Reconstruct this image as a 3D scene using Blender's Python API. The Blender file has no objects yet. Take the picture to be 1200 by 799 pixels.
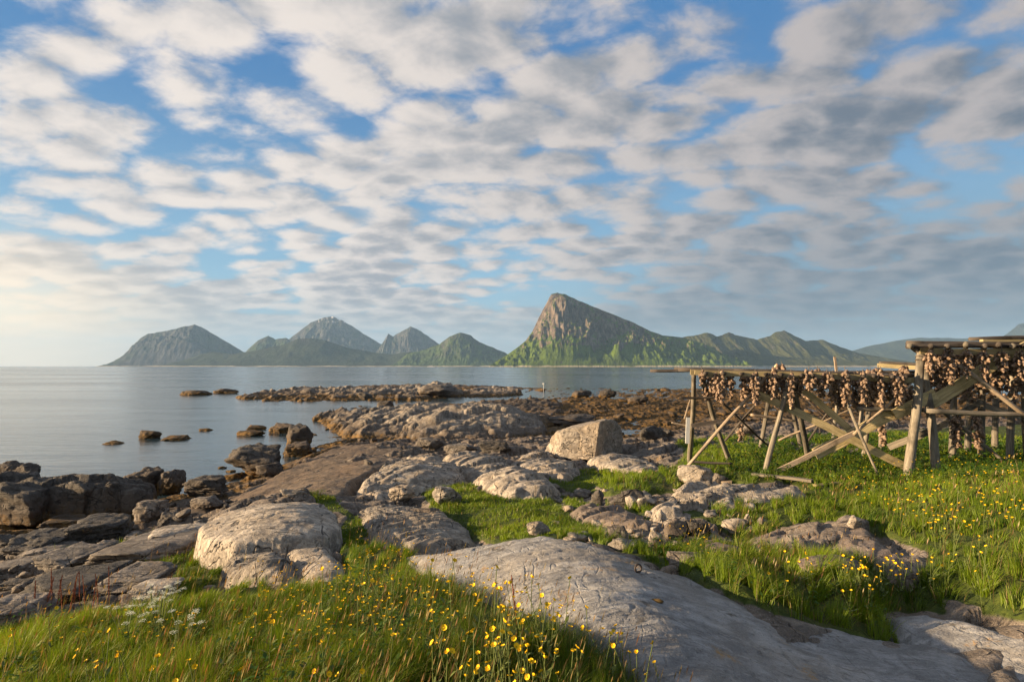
import bpy, bmesh, math, random
import numpy as np
from mathutils import Vector, Matrix, Quaternion
R = math.radians
random.seed(7)
rng = np.random.default_rng(11)
sc = bpy.context.scene
COL = sc.collection

# ------------------------------------------------------------------ camera
EYE = 4.2
FPX = 1200*20/36.0
PITCH = math.atan((429.0-399.5)/FPX)
cam = bpy.data.cameras.new('camera'); cam.lens = 20; cam.sensor_width = 36
cam.clip_start = 0.05; cam.clip_end = 120000
camo = bpy.data.objects.new('camera', cam); COL.objects.link(camo)
camo.location = (0, 0, EYE); camo.rotation_euler = (R(90)+PITCH, 0, 0)
sc.camera = camo

def ray(u, v):
    dx = (u-600)/FPX; dy = (399.5-v)/FPX
    return np.array([dx, math.cos(PITCH)-math.sin(PITCH)*dy, math.sin(PITCH)+math.cos(PITCH)*dy])
def pz(u, v, z):                       # point at height z seen at (u, v)
    r = ray(u, v); t = (z-EYE)/r[2]
    return np.array([0, 0, EYE])+r*t
def pd(u, v, Y):                       # point at distance Y
    r = ray(u, v); t = Y/r[1]
    return np.array([0, 0, EYE])+r*t
def proj(x, y, z):
    zz = z-EYE; c, s = math.cos(PITCH), math.sin(PITCH)
    dep = np.maximum(y*c+zz*s, 1e-3); up = -y*s+zz*c
    return 600+x/dep*FPX, 399.5-up/dep*FPX

# ------------------------------------------------------------------ noise
def _h(ix, iy, iz, seed):
    h = (ix.astype(np.int64)*374761393+iy.astype(np.int64)*668265263+iz.astype(np.int64)*2147483647+seed*1274126177) & 0xffffffff
    h = ((h ^ (h >> 13))*1274126177) & 0xffffffff
    h = ((h ^ (h >> 16))*2246822519) & 0xffffffff
    return (h ^ (h >> 15)).astype(np.float64)/4294967295.0
def noise3(x, y, z, seed=0):
    x = np.asarray(x, float); y = np.asarray(y, float)+0*x; z = np.asarray(z, float)+0*x
    ix, iy, iz = np.floor(x), np.floor(y), np.floor(z)
    fx, fy, fz = x-ix, y-iy, z-iz
    ux, uy, uz = [t*t*t*(t*(t*6-15)+10) for t in (fx, fy, fz)]
    def g(a, b, c): return _h(ix+a, iy+b, iz+c, seed)
    c00 = g(0,0,0)*(1-ux)+g(1,0,0)*ux; c10 = g(0,1,0)*(1-ux)+g(1,1,0)*ux
    c01 = g(0,0,1)*(1-ux)+g(1,0,1)*ux; c11 = g(0,1,1)*(1-ux)+g(1,1,1)*ux
    return ((c00*(1-uy)+c10*uy)*(1-uz)+(c01*(1-uy)+c11*uy)*uz)*2-1
def noise2(x, y, seed=0):
    x = np.asarray(x, float); y = np.asarray(y, float)
    ix, iy = np.floor(x), np.floor(y); fx, fy = x-ix, y-iy
    ux, uy = [t*t*t*(t*(t*6-15)+10) for t in (fx, fy)]; z = np.zeros_like(ix)
    a = _h(ix, iy, z, seed)*(1-ux)+_h(ix+1, iy, z, seed)*ux
    b = _h(ix, iy+1, z, seed)*(1-ux)+_h(ix+1, iy+1, z, seed)*ux
    return (a*(1-uy)+b*uy)*2-1
def fbm2(x, y, o=4, seed=0, g=0.5):
    s = 0; a = 1; t = 0
    for i in range(o):
        s = s+a*noise2(x*2**i+i*17.3, y*2**i-i*9.1, seed+i); t += a; a *= g
    return s/t
def fbm3(x, y, z, o=4, seed=0, g=0.5):
    s = 0; a = 1; t = 0
    for i in range(o):
        s = s+a*noise3(x*2**i+i*17.3, y*2**i-i*9.1, z*2**i+i*3.7, seed+i); t += a; a *= g
    return s/t
def ridged2(x, y, o=4, seed=0):
    s = 0; a = 1; t = 0
    for i in range(o):
        s = s+a*(1-np.abs(noise2(x*2**i+i*11.3, y*2**i+i*5.1, seed+i))); t += a; a *= 0.5
    return s/t
def terrace(z, h, k=.72):
    t = z/h; f = np.floor(t); q = t-f
    return h*(f+np.where(q < k, q*.25/k, .25+.75*sstep(0, 1, (q-k)/(1-k))))
def worley2(x, y, seed=0):
    ix, iy = np.floor(x), np.floor(y)
    f1 = np.full(x.shape, 9.0); f2 = np.full(x.shape, 9.0); idv = np.zeros(x.shape); cx = np.zeros(x.shape); cy = np.zeros(x.shape)
    zz = np.zeros_like(ix)
    for a in (-1, 0, 1):
        for b in (-1, 0, 1):
            jx, jy = ix+a, iy+b
            qx = jx+_h(jx, jy, zz, seed); qy = jy+_h(jx, jy, zz+1, seed)
            d = np.hypot(x-qx, y-qy)
            n = d < f1
            f2 = np.where(n, f1, np.minimum(f2, d))
            idv = np.where(n, _h(jx, jy, zz+2, seed), idv)
            cx = np.where(n, qx, cx); cy = np.where(n, qy, cy)
            f1 = np.where(n, d, f1)
    return f1, f2, idv, x-cx, y-cy
def sstep(a, b, x):
    t = np.clip((x-a)/(b-a), 0, 1); return t*t*(3-2*t)

# ------------------------------------------------------------------ thin plate spline
class TPS:
    def __init__(s, P, Z, lam=0.0):
        P = np.array(P, float); n = len(P); s.P = P
        K = s.k(P, P)+lam*np.eye(n); Q = np.c_[np.ones(n), P]
        A = np.zeros((n+3, n+3)); A[:n, :n] = K; A[:n, n:] = Q; A[n:, :n] = Q.T
        w = np.linalg.solve(A, np.r_[np.array(Z, float), 0, 0, 0]); s.w = w[:n]; s.c = w[n:]
    def k(s, A, B):
        d2 = ((A[:, None, 0]-B[None, :, 0])**2+(A[:, None, 1]-B[None, :, 1])**2)
        return 0.5*d2*np.log(d2+1e-12)
    def __call__(s, a, b):
        sh = np.shape(a); A = np.c_[np.ravel(a), np.ravel(b)]; out = np.empty(len(A))
        for i in range(0, len(A), 60000):
            q = A[i:i+60000]; out[i:i+60000] = s.k(q, s.P)@s.w+s.c[0]+q@s.c[1:]
        return out.reshape(sh)

def in_poly(x, y, poly):
    x = np.asarray(x, float); y = np.asarray(y, float)
    ins = np.zeros(x.shape, bool); n = len(poly)
    for i in range(n):
        x0, y0 = poly[i]; x1, y1 = poly[(i+1) % n]
        if y0 == y1: continue
        c = ((y0 > y) != (y1 > y)) & (x < (x1-x0)*(y-y0)/(y1-y0)+x0)
        ins ^= c
    return ins
def poly_dist(x, y, poly):              # positive inside
    d = np.full(np.shape(x), 1e9); n = len(poly)
    for i in range(n):
        x0, y0 = poly[i]; x1, y1 = poly[(i+1) % n]
        ex, ey = x1-x0, y1-y0; L = ex*ex+ey*ey+1e-12
        t = np.clip(((x-x0)*ex+(y-y0)*ey)/L, 0, 1)
        d = np.minimum(d, np.hypot(x-x0-t*ex, y-y0-t*ey))
    return np.where(in_poly(x, y, poly), d, -d)

# ------------------------------------------------------------------ object helpers
def mesh_np(name, V, F=None, quads=None, tris=None, smooth=True):
    me = bpy.data.meshes.new(name)
    V = np.asarray(V, np.float32); me.vertices.add(len(V)); me.vertices.foreach_set('co', V.ravel())
    q = np.zeros((0, 4), np.int32) if quads is None else np.asarray(quads, np.int32)
    t = np.zeros((0, 3), np.int32) if tris is None else np.asarray(tris, np.int32)
    li = np.r_[q.ravel(), t.ravel()].astype(np.int32)
    st = np.r_[np.arange(len(q))*4, len(q)*4+np.arange(len(t))*3].astype(np.int32)
    me.loops.add(len(li)); me.loops.foreach_set('vertex_index', li)
    me.polygons.add(len(st)); me.polygons.foreach_set('loop_start', st)
    me.update(calc_edges=True)
    me.polygons.foreach_set('use_smooth', np.full(len(st), bool(smooth)))
    me.validate() if False else None
    return me
def link(name, me, mats=None, parent=None, loc=None):
    o = bpy.data.objects.new(name, me); COL.objects.link(o)
    if mats is not None:
        for m in (mats if isinstance(mats, (list, tuple)) else [mats]): me.materials.append(m)
    if parent is not None: o.parent = parent
    if loc is not None: o.location = loc
    return o
def tag(o, label=None, cat=None, group=None, kind=None):
    if label: o['label'] = label
    if cat: o['category'] = cat
    if group: o['group'] = group
    if kind: o['kind'] = kind
    return o
def empty(name, loc=(0, 0, 0)):
    o = bpy.data.objects.new(name, None); COL.objects.link(o); o.location = loc; return o
def copy_tree(o, parent=None):
    c = o.copy(); COL.objects.link(c); c.parent = parent
    for ch in list(o.children): copy_tree(ch, c)
    return c
def attr(me, name, vals):
    a = me.attributes.new(name, 'FLOAT', 'POINT'); a.data.foreach_set('value', np.asarray(vals, np.float32))
def cattr(me, name, cols):
    a = me.attributes.new(name, 'FLOAT_COLOR', 'POINT')
    c = np.c_[np.asarray(cols, np.float32), np.ones(len(cols), np.float32)]; a.data.foreach_set('color', c.ravel())
def grid_quads(nr, nc):
    i = np.arange(nr-1)[:, None]*nc+np.arange(nc-1)[None, :]
    return np.stack([i, i+1, i+nc+1, i+nc], -1).reshape(-1, 4)

# ------------------------------------------------------------------ node helper
class NT:
    def __init__(s, name):
        s.m = bpy.data.materials.new(name); s.m.use_nodes = True; s.t = s.m.node_tree; s.t.nodes.clear()
        s.out = s.n('ShaderNodeOutputMaterial')
    def n(s, ty, **kw):
        nd = s.t.nodes.new(ty)
        for k, v in kw.items():
            if k.startswith('i_'): nd.inputs[int(k[2:])].default_value = v
            else: setattr(nd, k, v)
        return nd
    def l(s, a, b): s.t.links.new(a, b)
    def val(s, x, inp):
        if isinstance(x, (int, float, tuple)): inp.default_value = x
        else: s.l(x, inp)
    def math(s, op, a, b=0.0, c=None, clamp=False):
        nd = s.n('ShaderNodeMath', operation=op, use_clamp=clamp); s.val(a, nd.inputs[0]); s.val(b, nd.inputs[1])
        if c is not None: s.val(c, nd.inputs[2])
        return nd.outputs[0]
    def mix(s, f, a, b, blend='MIX'):
        nd = s.n('ShaderNodeMix', data_type='RGBA', blend_type=blend)
        s.val(f, nd.inputs[0]); s.val(a if not isinstance(a, tuple) else (*a, 1)[:4], nd.inputs[6]); s.val(b if not isinstance(b, tuple) else (*b, 1)[:4], nd.inputs[7])
        return nd.outputs[2]
    def ramp(s, x, a, b, lo=0.0, hi=1.0):
        nd = s.n('ShaderNodeMapRange', interpolation_type='SMOOTHSTEP', clamp=True)
        s.l(x, nd.inputs[0]); nd.inputs[1].default_value = a; nd.inputs[2].default_value = b; nd.inputs[3].default_value = lo; nd.inputs[4].default_value = hi
        return nd.outputs[0]
    def noise(s, vec, scale, detail=4, rough=0.55, dist=0.0, out=0):
        nd = s.n('ShaderNodeTexNoise'); s.l(vec, nd.inputs['Vector']); nd.inputs['Scale'].default_value = scale
        nd.inputs['Detail'].default_value = detail; nd.inputs['Roughness'].default_value = rough; nd.inputs['Distortion'].default_value = dist
        return nd.outputs[out]
    def voro(s, vec, scale, feature='F1', out=0):
        nd = s.n('ShaderNodeTexVoronoi', feature=feature); s.l(vec, nd.inputs['Vector']); nd.inputs['Scale'].default_value = scale
        return nd.outputs[out]
    def mapv(s, vec, scale=(1, 1, 1), rot=(0, 0, 0), loc=(0, 0, 0)):
        nd = s.n('ShaderNodeMapping'); s.l(vec, nd.inputs[0]); nd.inputs[1].default_value = loc; nd.inputs[2].default_value = rot; nd.inputs[3].default_value = scale
        return nd.outputs[0]
    def bump(s, h, strength, dist, nrm=None):
        nd = s.n('ShaderNodeBump'); nd.inputs['Strength'].default_value = strength; nd.inputs['Distance'].default_value = dist
        s.l(h, nd.inputs['Height'])
        if nrm is not None: s.l(nrm, nd.inputs['Normal'])
        return nd.outputs[0]
    def princ(s, col, rough=0.8, nrm=None, spec=0.3):
        nd = s.n('ShaderNodeBsdfPrincipled'); s.val(col if not isinstance(col, tuple) else (*col, 1)[:4], nd.inputs['Base Color'])
        s.val(rough, nd.inputs['Roughness']); nd.inputs['Specular IOR Level'].default_value = spec
        if nrm is not None: s.l(nrm, nd.inputs['Normal'])
        return nd
    def done(s, sh): s.l(sh, s.out.inputs[0]); return s.m

def rock_nodes(T, base=(.215, .19, .162), dark=(.085, .075, .065), lichen=0.5, streak=(1, 3.2, 3.2), ang=0.35, scl=1.0, tide=True, cracks=.85):
    """colour, roughness, height of weathered coastal gneiss; the tide band follows the height above the sea"""
    geo = T.n('ShaderNodeNewGeometry'); pos = geo.outputs['Position']
    info = T.n('ShaderNodeObjectInfo')
    big = T.noise(pos, .9*scl, 3, .55); mid = T.noise(pos, 4.5*scl, 5, .62, .4); fine = T.noise(pos, 38*scl, 4, .7)
    sv = T.mapv(pos, streak, (0, .25, ang)); band = T.noise(sv, 3.2*scl, 5, .65, .6)
    c = T.mix(T.ramp(mid, .32, .68), dark, base)
    c = T.mix(T.ramp(band, .5, .68, 0, .6), c, tuple(min(1, b*1.28) for b in base))
    c = T.mix(T.ramp(band, .47, .33, 0, .55), c, tuple(d*.8 for d in dark))
    c = T.mix(T.ramp(big, .45, .7, 0, .45), c, (base[0]*.95, base[1]*.82, base[2]*.66))
    spk = T.noise(pos, 85*scl, 2, .8); c = T.mix(T.ramp(spk, .56, .70, 0, .55), c, (.07, .065, .06))
    c = T.mix(T.ramp(spk, .42, .30, 0, .35), c, (.52, .50, .46))
    li = T.math('MULTIPLY', T.ramp(T.noise(pos, 2.3, 4, .75), .56, .66), T.ramp(T.noise(pos, 14, 4, .7), .44, .6))
    c = T.mix(T.math('MULTIPLY', li, lichen), c, (.11, .10, .085))
    ol = T.math('MULTIPLY', T.ramp(T.noise(T.mapv(pos, loc=(7, 3, 1)), 1.7, 4, .75), .60, .70), T.ramp(fine, .4, .6))
    c = T.mix(T.math('MULTIPLY', ol, lichen*.9), c, (.36, .22, .08))
    # individual tone per rock
    vo = T.n('ShaderNodeTexVoronoi', feature='F1'); T.l(T.mapv(T.mix(.08, pos, T.noise(pos, 2.2, 2, .5, out=1)), (.9, 2.0, 1.6), (0, .25, ang)), vo.inputs['Vector']); vo.inputs['Scale'].default_value = 1.9*scl
    cellr = T.n('ShaderNodeSeparateXYZ'); T.l(vo.outputs['Color'], cellr.inputs[0]); cellr = cellr.outputs[0]
    tone = T.math('MULTIPLY', T.math('MULTIPLY_ADD', info.outputs['Random'], .38, .82), T.math('MULTIPLY_ADD', cellr, .30, .86))
    cc = T.n('ShaderNodeHueSaturation'); T.l(c, cc.inputs['Color']); T.l(tone, cc.inputs['Value']); c = cc.outputs[0]
    rough = .82
    if tide:
        sep = T.n('ShaderNodeSeparateXYZ'); T.l(pos, sep.inputs[0])
        zz = T.math('ADD', sep.outputs[2], T.math('MULTIPLY_ADD', T.math('SUBTRACT', mid, .5), .9, .12))
        c = T.mix(T.ramp(zz, 1.25, .55, 0, .70), c, (.10, .075, .055))
        weed = T.mix(T.ramp(T.noise(pos, 3.3, 5, .7), .4, .62), (.035, .022, .010), (.21, .115, .025))
        weed = T.mix(T.ramp(fine, .35, .7, 0, .6), weed, (.10, .06, .015))
        c = T.mix(T.ramp(zz, .62, .28, 0, .93), c, weed)
    wv = T.mapv(T.mix(.10, pos, T.noise(pos, 1.6, 3, .5, out=1)), (.35, 2.3, 1.2), (0, .25, ang))
    ck = T.math('ABSOLUTE', T.math('SUBTRACT', T.noise(wv, 1.5*scl, 3, .6), .5))
    cm = T.math('MULTIPLY', T.ramp(ck, .014, .0), T.ramp(mid, .42, .55))
    wv2 = T.mapv(T.mix(.10, pos, T.noise(pos, 2.6, 2, .5, out=1)), (1.9, .4, 1.2), (0, .1, ang+.25))
    ck2 = T.math('ABSOLUTE', T.math('SUBTRACT', T.noise(wv2, 1.2*scl, 2, .6), .5))
    cm = T.math('MAXIMUM', cm, T.math('MULTIPLY', T.ramp(ck2, .010, .0), T.ramp(mid, .46, .56)))
    c = T.mix(T.math('MULTIPLY', cm, cracks), c, (.035, .03, .026))
    pit = T.ramp(T.noise(pos, 17*scl, 3, .75), .44, .30); c = T.mix(T.math('MULTIPLY', pit, .45), c, tuple(d*.5 for d in dark))
    h = T.math('SUBTRACT', T.math('ADD', T.math('MULTIPLY', mid, .6), T.math('MULTIPLY', fine, .20)), T.math('MULTIPLY', pit, .12))
    h = T.math('ADD', h, T.math('MULTIPLY', band, .55))
    h = T.math('SUBTRACT', T.math('ADD', h, T.math('MULTIPLY', cellr, .22)), T.math('MULTIPLY', cm, .6*cracks))
    return c, rough, h, pos
def rock_mat(name, bump=.9, dist=.09, **kw):
    T = NT(name); c, r, h, pos = rock_nodes(T, **kw)
    return T.done(T.princ(c, r, T.bump(h, bump, dist), .25).outputs[0])
M_ROCK = rock_mat('weathered_gneiss')
M_PALE = rock_mat('pale_gneiss', base=(.38, .335, .275), dark=(.165, .145, .12))
M_SLAB = rock_mat('smooth_gneiss_slab', base=(.33, .33, .325), dark=(.17, .168, .165), streak=(1.1, 4.5, 4.5), ang=-.55, dist=.045, bump=.85, cracks=.28, lichen=1.0)
M_DARK = rock_mat('dark_shore_rock', base=(.092, .084, .074), dark=(.032, .030, .028), lichen=.6, dist=.11)
M_TAN = rock_mat('tan_bedrock', base=(.17, .125, .085), dark=(.09, .07, .05), lichen=.5, dist=.04, tide=True)
M_RED = rock_mat('reddish_gneiss', base=(.19, .155, .125), dark=(.10, .082, .07), lichen=1.0, dist=.04)

# ------------------------------------------------------------------ terrain control points (u, v, z)
CP = [(0,735,1.7),(0,799,2.2),(0,680,1.1),(0,640,.6),(0,600,.15),(100,650,.8),(100,680,1.2),(100,715,1.75),(100,799,2.35),
 (200,620,.9),(200,650,1.4),(200,705,1.9),(240,690,1.85),(240,585,.5),(200,590,.2),(150,605,-.05),(80,620,.1),
 (300,799,2.55),(300,720,2.1),(450,700,2.3),(450,650,2.0),(600,799,2.7),(450,799,2.65),(600,740,2.62),(300,660,1.8),(300,690,1.95),
 (350,575,1.15),(400,600,1.65),(600,560,1.45),(600,600,1.75),(700,600,1.85),(750,570,1.75),(650,620,1.95),(750,640,2.1),
 (800,600,2.0),(550,600,1.65),(520,585,1.55),(560,520,.9),(640,515,.8),(500,520,.7),(400,515,.1),(500,512,.3),(370,500,-.15),(500,495,.3),
 (620,495,.3),(400,475,-.35),(300,480,-.5),(540,473,-.15),(620,470,.1),(700,470,.12),(700,490,.16),(900,480,.1),(1000,470,.1),(900,458,.06),
 (1200,470,.1),(650,456,-.1),(740,508,-.05),(800,456,0),(1200,456,0),
 (0,540,-.7),(100,550,-.4),(200,540,-.5),(300,530,-.5),(250,560,-.1),(330,547,-.12),(370,523,-.1),(0,480,-1.5),(200,470,-1.5),(0,570,-.5),(100,572,-.5),
 (0,448,-2),(400,448,-1.5),(700,448,-.8),(1000,448,-.5),(1200,448,-.4),
 (1200,735,2.3),(1200,640,2.6),(1200,600,2.65),(1200,555,2.5),(1200,541,1.9),(1100,560,2.15),(1050,600,2.25),(1050,575,2.1),(1000,560,2.0),(900,560,1.95),(900,590,2.05),
 (808,545,1.9),(897,553,1.9),(1064,556,1.92),(1140,545,1.9),(900,520,1.6),(1100,515,1.55),(1000,503,1.0),(800,522,1.35),(790,508,.5),(1200,500,1.0),(900,503,.8),
 (1000,492,.3),(1200,488,.3),(800,497,.2),(685,533,1.1),(1000,680,2.36),(900,690,2.42),(950,672,2.40),(1000,630,2.2),(850,665,2.30),
 (600,1100,2.75),(0,1100,2.6),(1200,1100,2.5),(700,530,1.15),(760,540,1.4),(900,799,2.35),(1100,799,2.1),(1190,799,2.25)]

# slabs: outline (u, v, z), interior points; all become real slabs at these heights
SLABS = []
def slab_def(name, label, pts, inner=(), mat=None, bulge=.06, drop=1.2, margin=.3, rough=.02, steep=2.2, res=.02, strata=.02, cat='rock slab', edge=.12, group=None, terr=.10, jag=.06, block=0.0):
    SLABS.append(dict(name=name, label=label, pts=pts, inner=list(inner), mat=mat or M_PALE, bulge=bulge, drop=drop, margin=margin, rough=rough, steep=steep, res=res, strata=strata, cat=cat, edge=edge, group=group, terr=terr, jag=jag, block=block))
slab_def('bedrock_slab', 'huge smooth grey rock slab sweeping across the foreground to bottom right corner',
 [(478,650,2.08),(545,643,2.2),(600,632,2.4),(640,627,2.5),(680,635,2.52),(730,650,2.53),(780,668,2.5),(870,702,2.38),(930,722,2.28),(1000,738,2.24),(1085,750,2.2),(1175,785,2.16),(1240,860,2.14),(1000,1000,2.3),(870,900,2.5),(820,840,2.58),(745,775,2.62),(700,745,2.6),(640,718,2.55),(560,698,2.4),(500,678,2.22)],
 [(620,665,2.56),(700,680,2.6),(700,710,2.66),(800,720,2.56),(800,760,2.63),(900,760,2.42),(1000,790,2.25),(900,820,2.45),(640,645,2.52)], mat=M_SLAB, res=.013, bulge=.05, rough=.018, strata=.012, edge=.10, margin=.35, terr=.22)
slab_def('rock_shelf', 'flat grey rock shelf in the grass at the right edge of the foreground',
 [(1035,722,2.18),(1085,716,2.22),(1140,728,2.26),(1230,752,2.3),(1300,800,2.3),(1280,860,2.2),(1180,860,2.12),(1130,785,2.12),(1070,752,2.16)], mat=M_SLAB, res=.013, bulge=.03, rough=.012, terr=.08)
slab_def('rock_wall', 'long dark fissured rock wall facing the near side at the left shore',
 [(-60,567,1.1),(0,566,1.12),(60,565,1.12),(120,566,1.08),(168,573,.85),(172,563,.75),(120,557,1.0),(60,556,1.1),(-60,556,1.1)], mat=M_DARK, bulge=.05, block=.22, jag=.35, steep=6, margin=.35, res=.035, rough=.06, strata=.08, terr=1.1, cat='rock wall')
slab_def('rounded_slab', 'large pale rounded slab with a vertical crack left of centre, highest of the left rocks',
 [(233,618,1.88),(255,601,1.95),(300,590,2.0),(340,587,2.02),(378,590,2.0),(394,602,1.95),(397,622,1.93),(380,629,1.97),(330,633,2.0),(275,638,1.97),(243,632,1.9)], [(310,612,2.10),(360,608,2.09)], bulge=.03, steep=7, terr=.42, res=.016, edge=.07, rough=.022, strata=.02)
slab_def('low_slab', 'pale humped slab right below the large rounded slab on the left',
 [(262,662,1.88),(276,645,1.93),(330,642,1.96),(345,660,2.0),(345,684,2.02),(302,688,1.94),(266,680,1.86)], [(308,662,2.05)], bulge=.03, steep=4, terr=.25, block=.035, res=.016)
slab_def('grey_slab', 'flat grey slab wedged in grass to the right of the pale humped slab',
 [(340,642,1.95),(385,638,2.0),(402,660,2.06),(398,682,2.12),(365,690,2.1),(348,668,2.02)], bulge=.03, terr=.12)
slab_def('cracked_slab', 'grey slab with long parallel cracks in the grass hollow at centre left',
 [(418,597,1.6),(450,590,1.62),(485,592,1.62),(522,601,1.66),(548,616,1.74),(560,632,1.74),(520,638,1.82),(480,636,1.88),(440,622,1.8)], bulge=.08, strata=.05, terr=.15, block=.04)
slab_def('tan_bedrock', 'bare brown rock slope running down to the water beside the dark boulders',
 [(268,584,.55),(320,559,.55),(365,536,.55),(400,523,.5),(440,521,.7),(475,528,.95),(450,545,1.15),(415,562,1.25),(400,580,1.35),(350,592,1.3),(300,596,1.05)], mat=M_TAN, bulge=.15, res=.035, rough=.04, terr=.12, margin=.6)
slab_def('pale_outcrop', 'pale humped outcrop with fractured edge above the grass hollow',
 [(418,574,1.3),(430,560,1.3),(450,545,1.3),(480,534,1.36),(512,536,1.36),(537,546,1.34),(546,560,1.32),(520,566,1.32),(470,576,1.3),(440,582,1.32)], [(490,550,1.55)], bulge=.15, block=.10, res=.03, strata=.04, terr=.25)
slab_def('pale_outcrop', 'blocky pale outcrop between humped outcrop and fan shaped slab',
 [(520,534,1.3),(560,530,1.35),(592,536,1.4),(600,550,1.42),(575,556,1.4),(545,552,1.36)], bulge=.12, block=.12, res=.035, terr=.25)
slab_def('tilted_slab', 'broad tilted slab with dark gashes beside the grass hollow',
 [(552,562,1.42),(575,552,1.45),(605,550,1.45),(640,558,1.48),(655,575,1.55),(635,582,1.6),(600,580,1.58),(570,572,1.48)], [(610,563,1.62)], bulge=.14, block=.12, res=.03, strata=.05, terr=.25)
slab_def('pale_outcrop', 'pale broken slab in front of the biggest boulder',
 [(600,541,1.3),(625,531,1.25),(660,536,1.3),(680,548,1.42),(660,556,1.5),(625,552,1.45)], bulge=.12, block=.12, res=.035, terr=.2)
slab_def('pale_slab', 'narrow pale slab in grass to the right of the biggest boulder',
 [(690,538,1.25),(715,531,1.2),(750,536,1.3),(770,545,1.45),(762,553,1.5),(725,550,1.4)], bulge=.14, block=.06, res=.035, terr=.2)
slab_def('reddish_slab', 'long low reddish brown slab in the flowery bank at right',
 [(872,632,2.12),(900,622,2.16),(935,614,2.22),(980,611,2.3),(1010,616,2.32),(1040,633,2.3),(1092,649,2.36),(1062,661,2.36),(1000,652,2.28),(930,647,2.18),(885,643,2.12)], [(970,628,2.31)], mat=M_RED, bulge=.02, rough=.035, terr=.05, res=.018, block=.05, strata=.03)
slab_def('pale_ledge', 'tan ledge with thin layers in front of the rack brace foot',
 [(785,580,1.85),(800,567,1.88),(850,566,1.95),(930,572,2.02),(945,580,2.06),(900,590,2.08),(850,592,2.05),(800,592,1.98)], bulge=.1, block=.10, res=.03, strata=.06, terr=.12)
slab_def('pale_ledge', 'broken tan ledge below the pointed boulder',
 [(760,600,1.95),(785,588,1.95),(820,592,2.0),(840,604,2.05),(815,610,2.1),(780,610,2.06)], bulge=.1, block=.12, res=.025, strata=.05, terr=.12)
slab_def('pinkish_ledge', 'low pinkish ledge crossing the grass between the stones at centre',
 [(662,596,1.85),(690,588,1.82),(730,594,1.88),(770,603,1.98),(760,614,2.05),(715,612,1.98),(680,606,1.9)], mat=M_RED, bulge=.08, block=.08, res=.025, strata=.05, terr=.1)
slab_def('reef', 'long rugged brown reef with a pale crest reaching into the bay at centre',
 [(368,487,.15),(400,480,.35),(440,482,.5),(500,478,.8),(560,477,.95),(600,480,1.0),(636,490,.8),(640,502,.6),(600,507,.55),(540,510,.55),(480,510,.45),(430,512,.3),(390,506,.1)], [(560,490,1.15),(450,495,.7),(610,492,1.05)], mat=M_PALE, bulge=.35, block=.35, res=.09, rough=.12, strata=.14, cat='reef', margin=1.0, terr=.4, jag=.5, edge=.4)
slab_def('skerry', 'long craggy skerry lying offshore beyond the reef',
 [(272,466,.05),(320,458,.4),(360,455,.5),(430,456,.7),(480,453,1.1),(510,449,1.3),(540,454,.9),(545,462,.3),(500,468,.2),(440,468,.15),(360,470,.05),(310,470,.02)], [(440,460,1.0),(505,455,1.7)], mat=M_PALE, bulge=.5, block=.5, res=.16, rough=.2, strata=.2, cat='skerry', margin=1.5, terr=.5, jag=1.0, edge=.8)
slab_def('skerry', 'low dark skerry ending behind the white sea marker',
 [(535,458,.3),(570,455,.6),(605,455,.5),(616,461,.15),(580,465,.1),(545,465,.1)], mat=M_PALE, bulge=.4, block=.35, res=.16, rough=.2, strata=.15, cat='skerry', margin=1.5, terr=.4, jag=1.0, edge=.8)
slab_def('flat_reef', 'dark layered reef with a pool lying behind the big boulder',
 [(560,472,.15),(620,468,.2),(660,472,.3),(655,483,.4),(600,480,.5),(570,478,.4)], mat=M_DARK, bulge=.25, block=.3, res=.12, rough=.15, strata=.15, cat='reef', margin=1.0, terr=.2, jag=.6, edge=.5)

tp, tz = [], []
def to_polar(x, y): return np.arctan2(x, y)*1.6, np.log(np.hypot(x, y))
def add_cp(u, v, z):
    p = pz(u, v, z); a, l = to_polar(p[0], p[1]); tp.append((a, l)); tz.append(z)
for c in CP: add_cp(*c)
for s in SLABS:
    for (u, v, z) in s['pts'][::2]: add_cp(u, v, z-s['terr'])
for az in (-120, -90, -65):
    for d, z in ((2.5, 2.3), (5, 1.7), (10, .5), (25, -.8), (90, -2)): tp.append((R(az)*1.6, math.log(d))); tz.append(z)
for az in (120, 90, 65):
    for d, z in ((2.5, 2.5), (5, 2.6), (10, 2.6), (25, 1.6), (90, .2)): tp.append((R(az)*1.6, math.log(d))); tz.append(z)
TZ = TPS(tp, tz, 2e-3)
def base_z(x, y):
    a, l = to_polar(x, y); return TZ(a, np.maximum(l, math.log(1.2)))

# pixel-drawn layout of turf, turned into places on the ground
TURF = [
 [(-900,760),(0,738),(60,727),(120,717),(200,706),(240,692),(262,690),(345,690),(352,690),(398,684),(404,660),(398,640),(410,625),(440,640),(478,652),(500,676),(560,696),(640,716),(700,742),(745,772),(820,838),(870,900),(900,3000),(-900,3000)],
 [(360,580),(396,580),(404,600),(440,625),(415,628),(396,640),(398,605),(372,590)],
 [(484,570),(530,562),(562,574),(600,582),(640,586),(690,610),(700,628),(650,627),(600,632),(560,632),(546,614),(524,600),(500,590)],
 [(640,562),(680,548),(715,550),(770,555),(800,548),(806,530),(790,518),(830,512),(900,516),(1000,508),(1200,496),(1500,490),(1600,800),(1250,748),(1140,726),(1085,714),(1035,720),(1060,754),(1000,738),(930,720),(870,700),(780,665),(740,652),(690,630),(690,608),(660,590)],
 [(285,628),(300,640),(262,645),(240,640),(225,650),(200,690),(225,690),(262,680),(262,655),(275,643)],
 [(130,640),(175,630),(180,645),(140,652)],[(205,625),(235,622),(240,640),(215,640)],[(55,646),(75,644),(75,655),(58,658)],
 [(140,660),(200,655),(230,650),(235,690),(205,700),(195,680),(165,668)],
]
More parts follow.
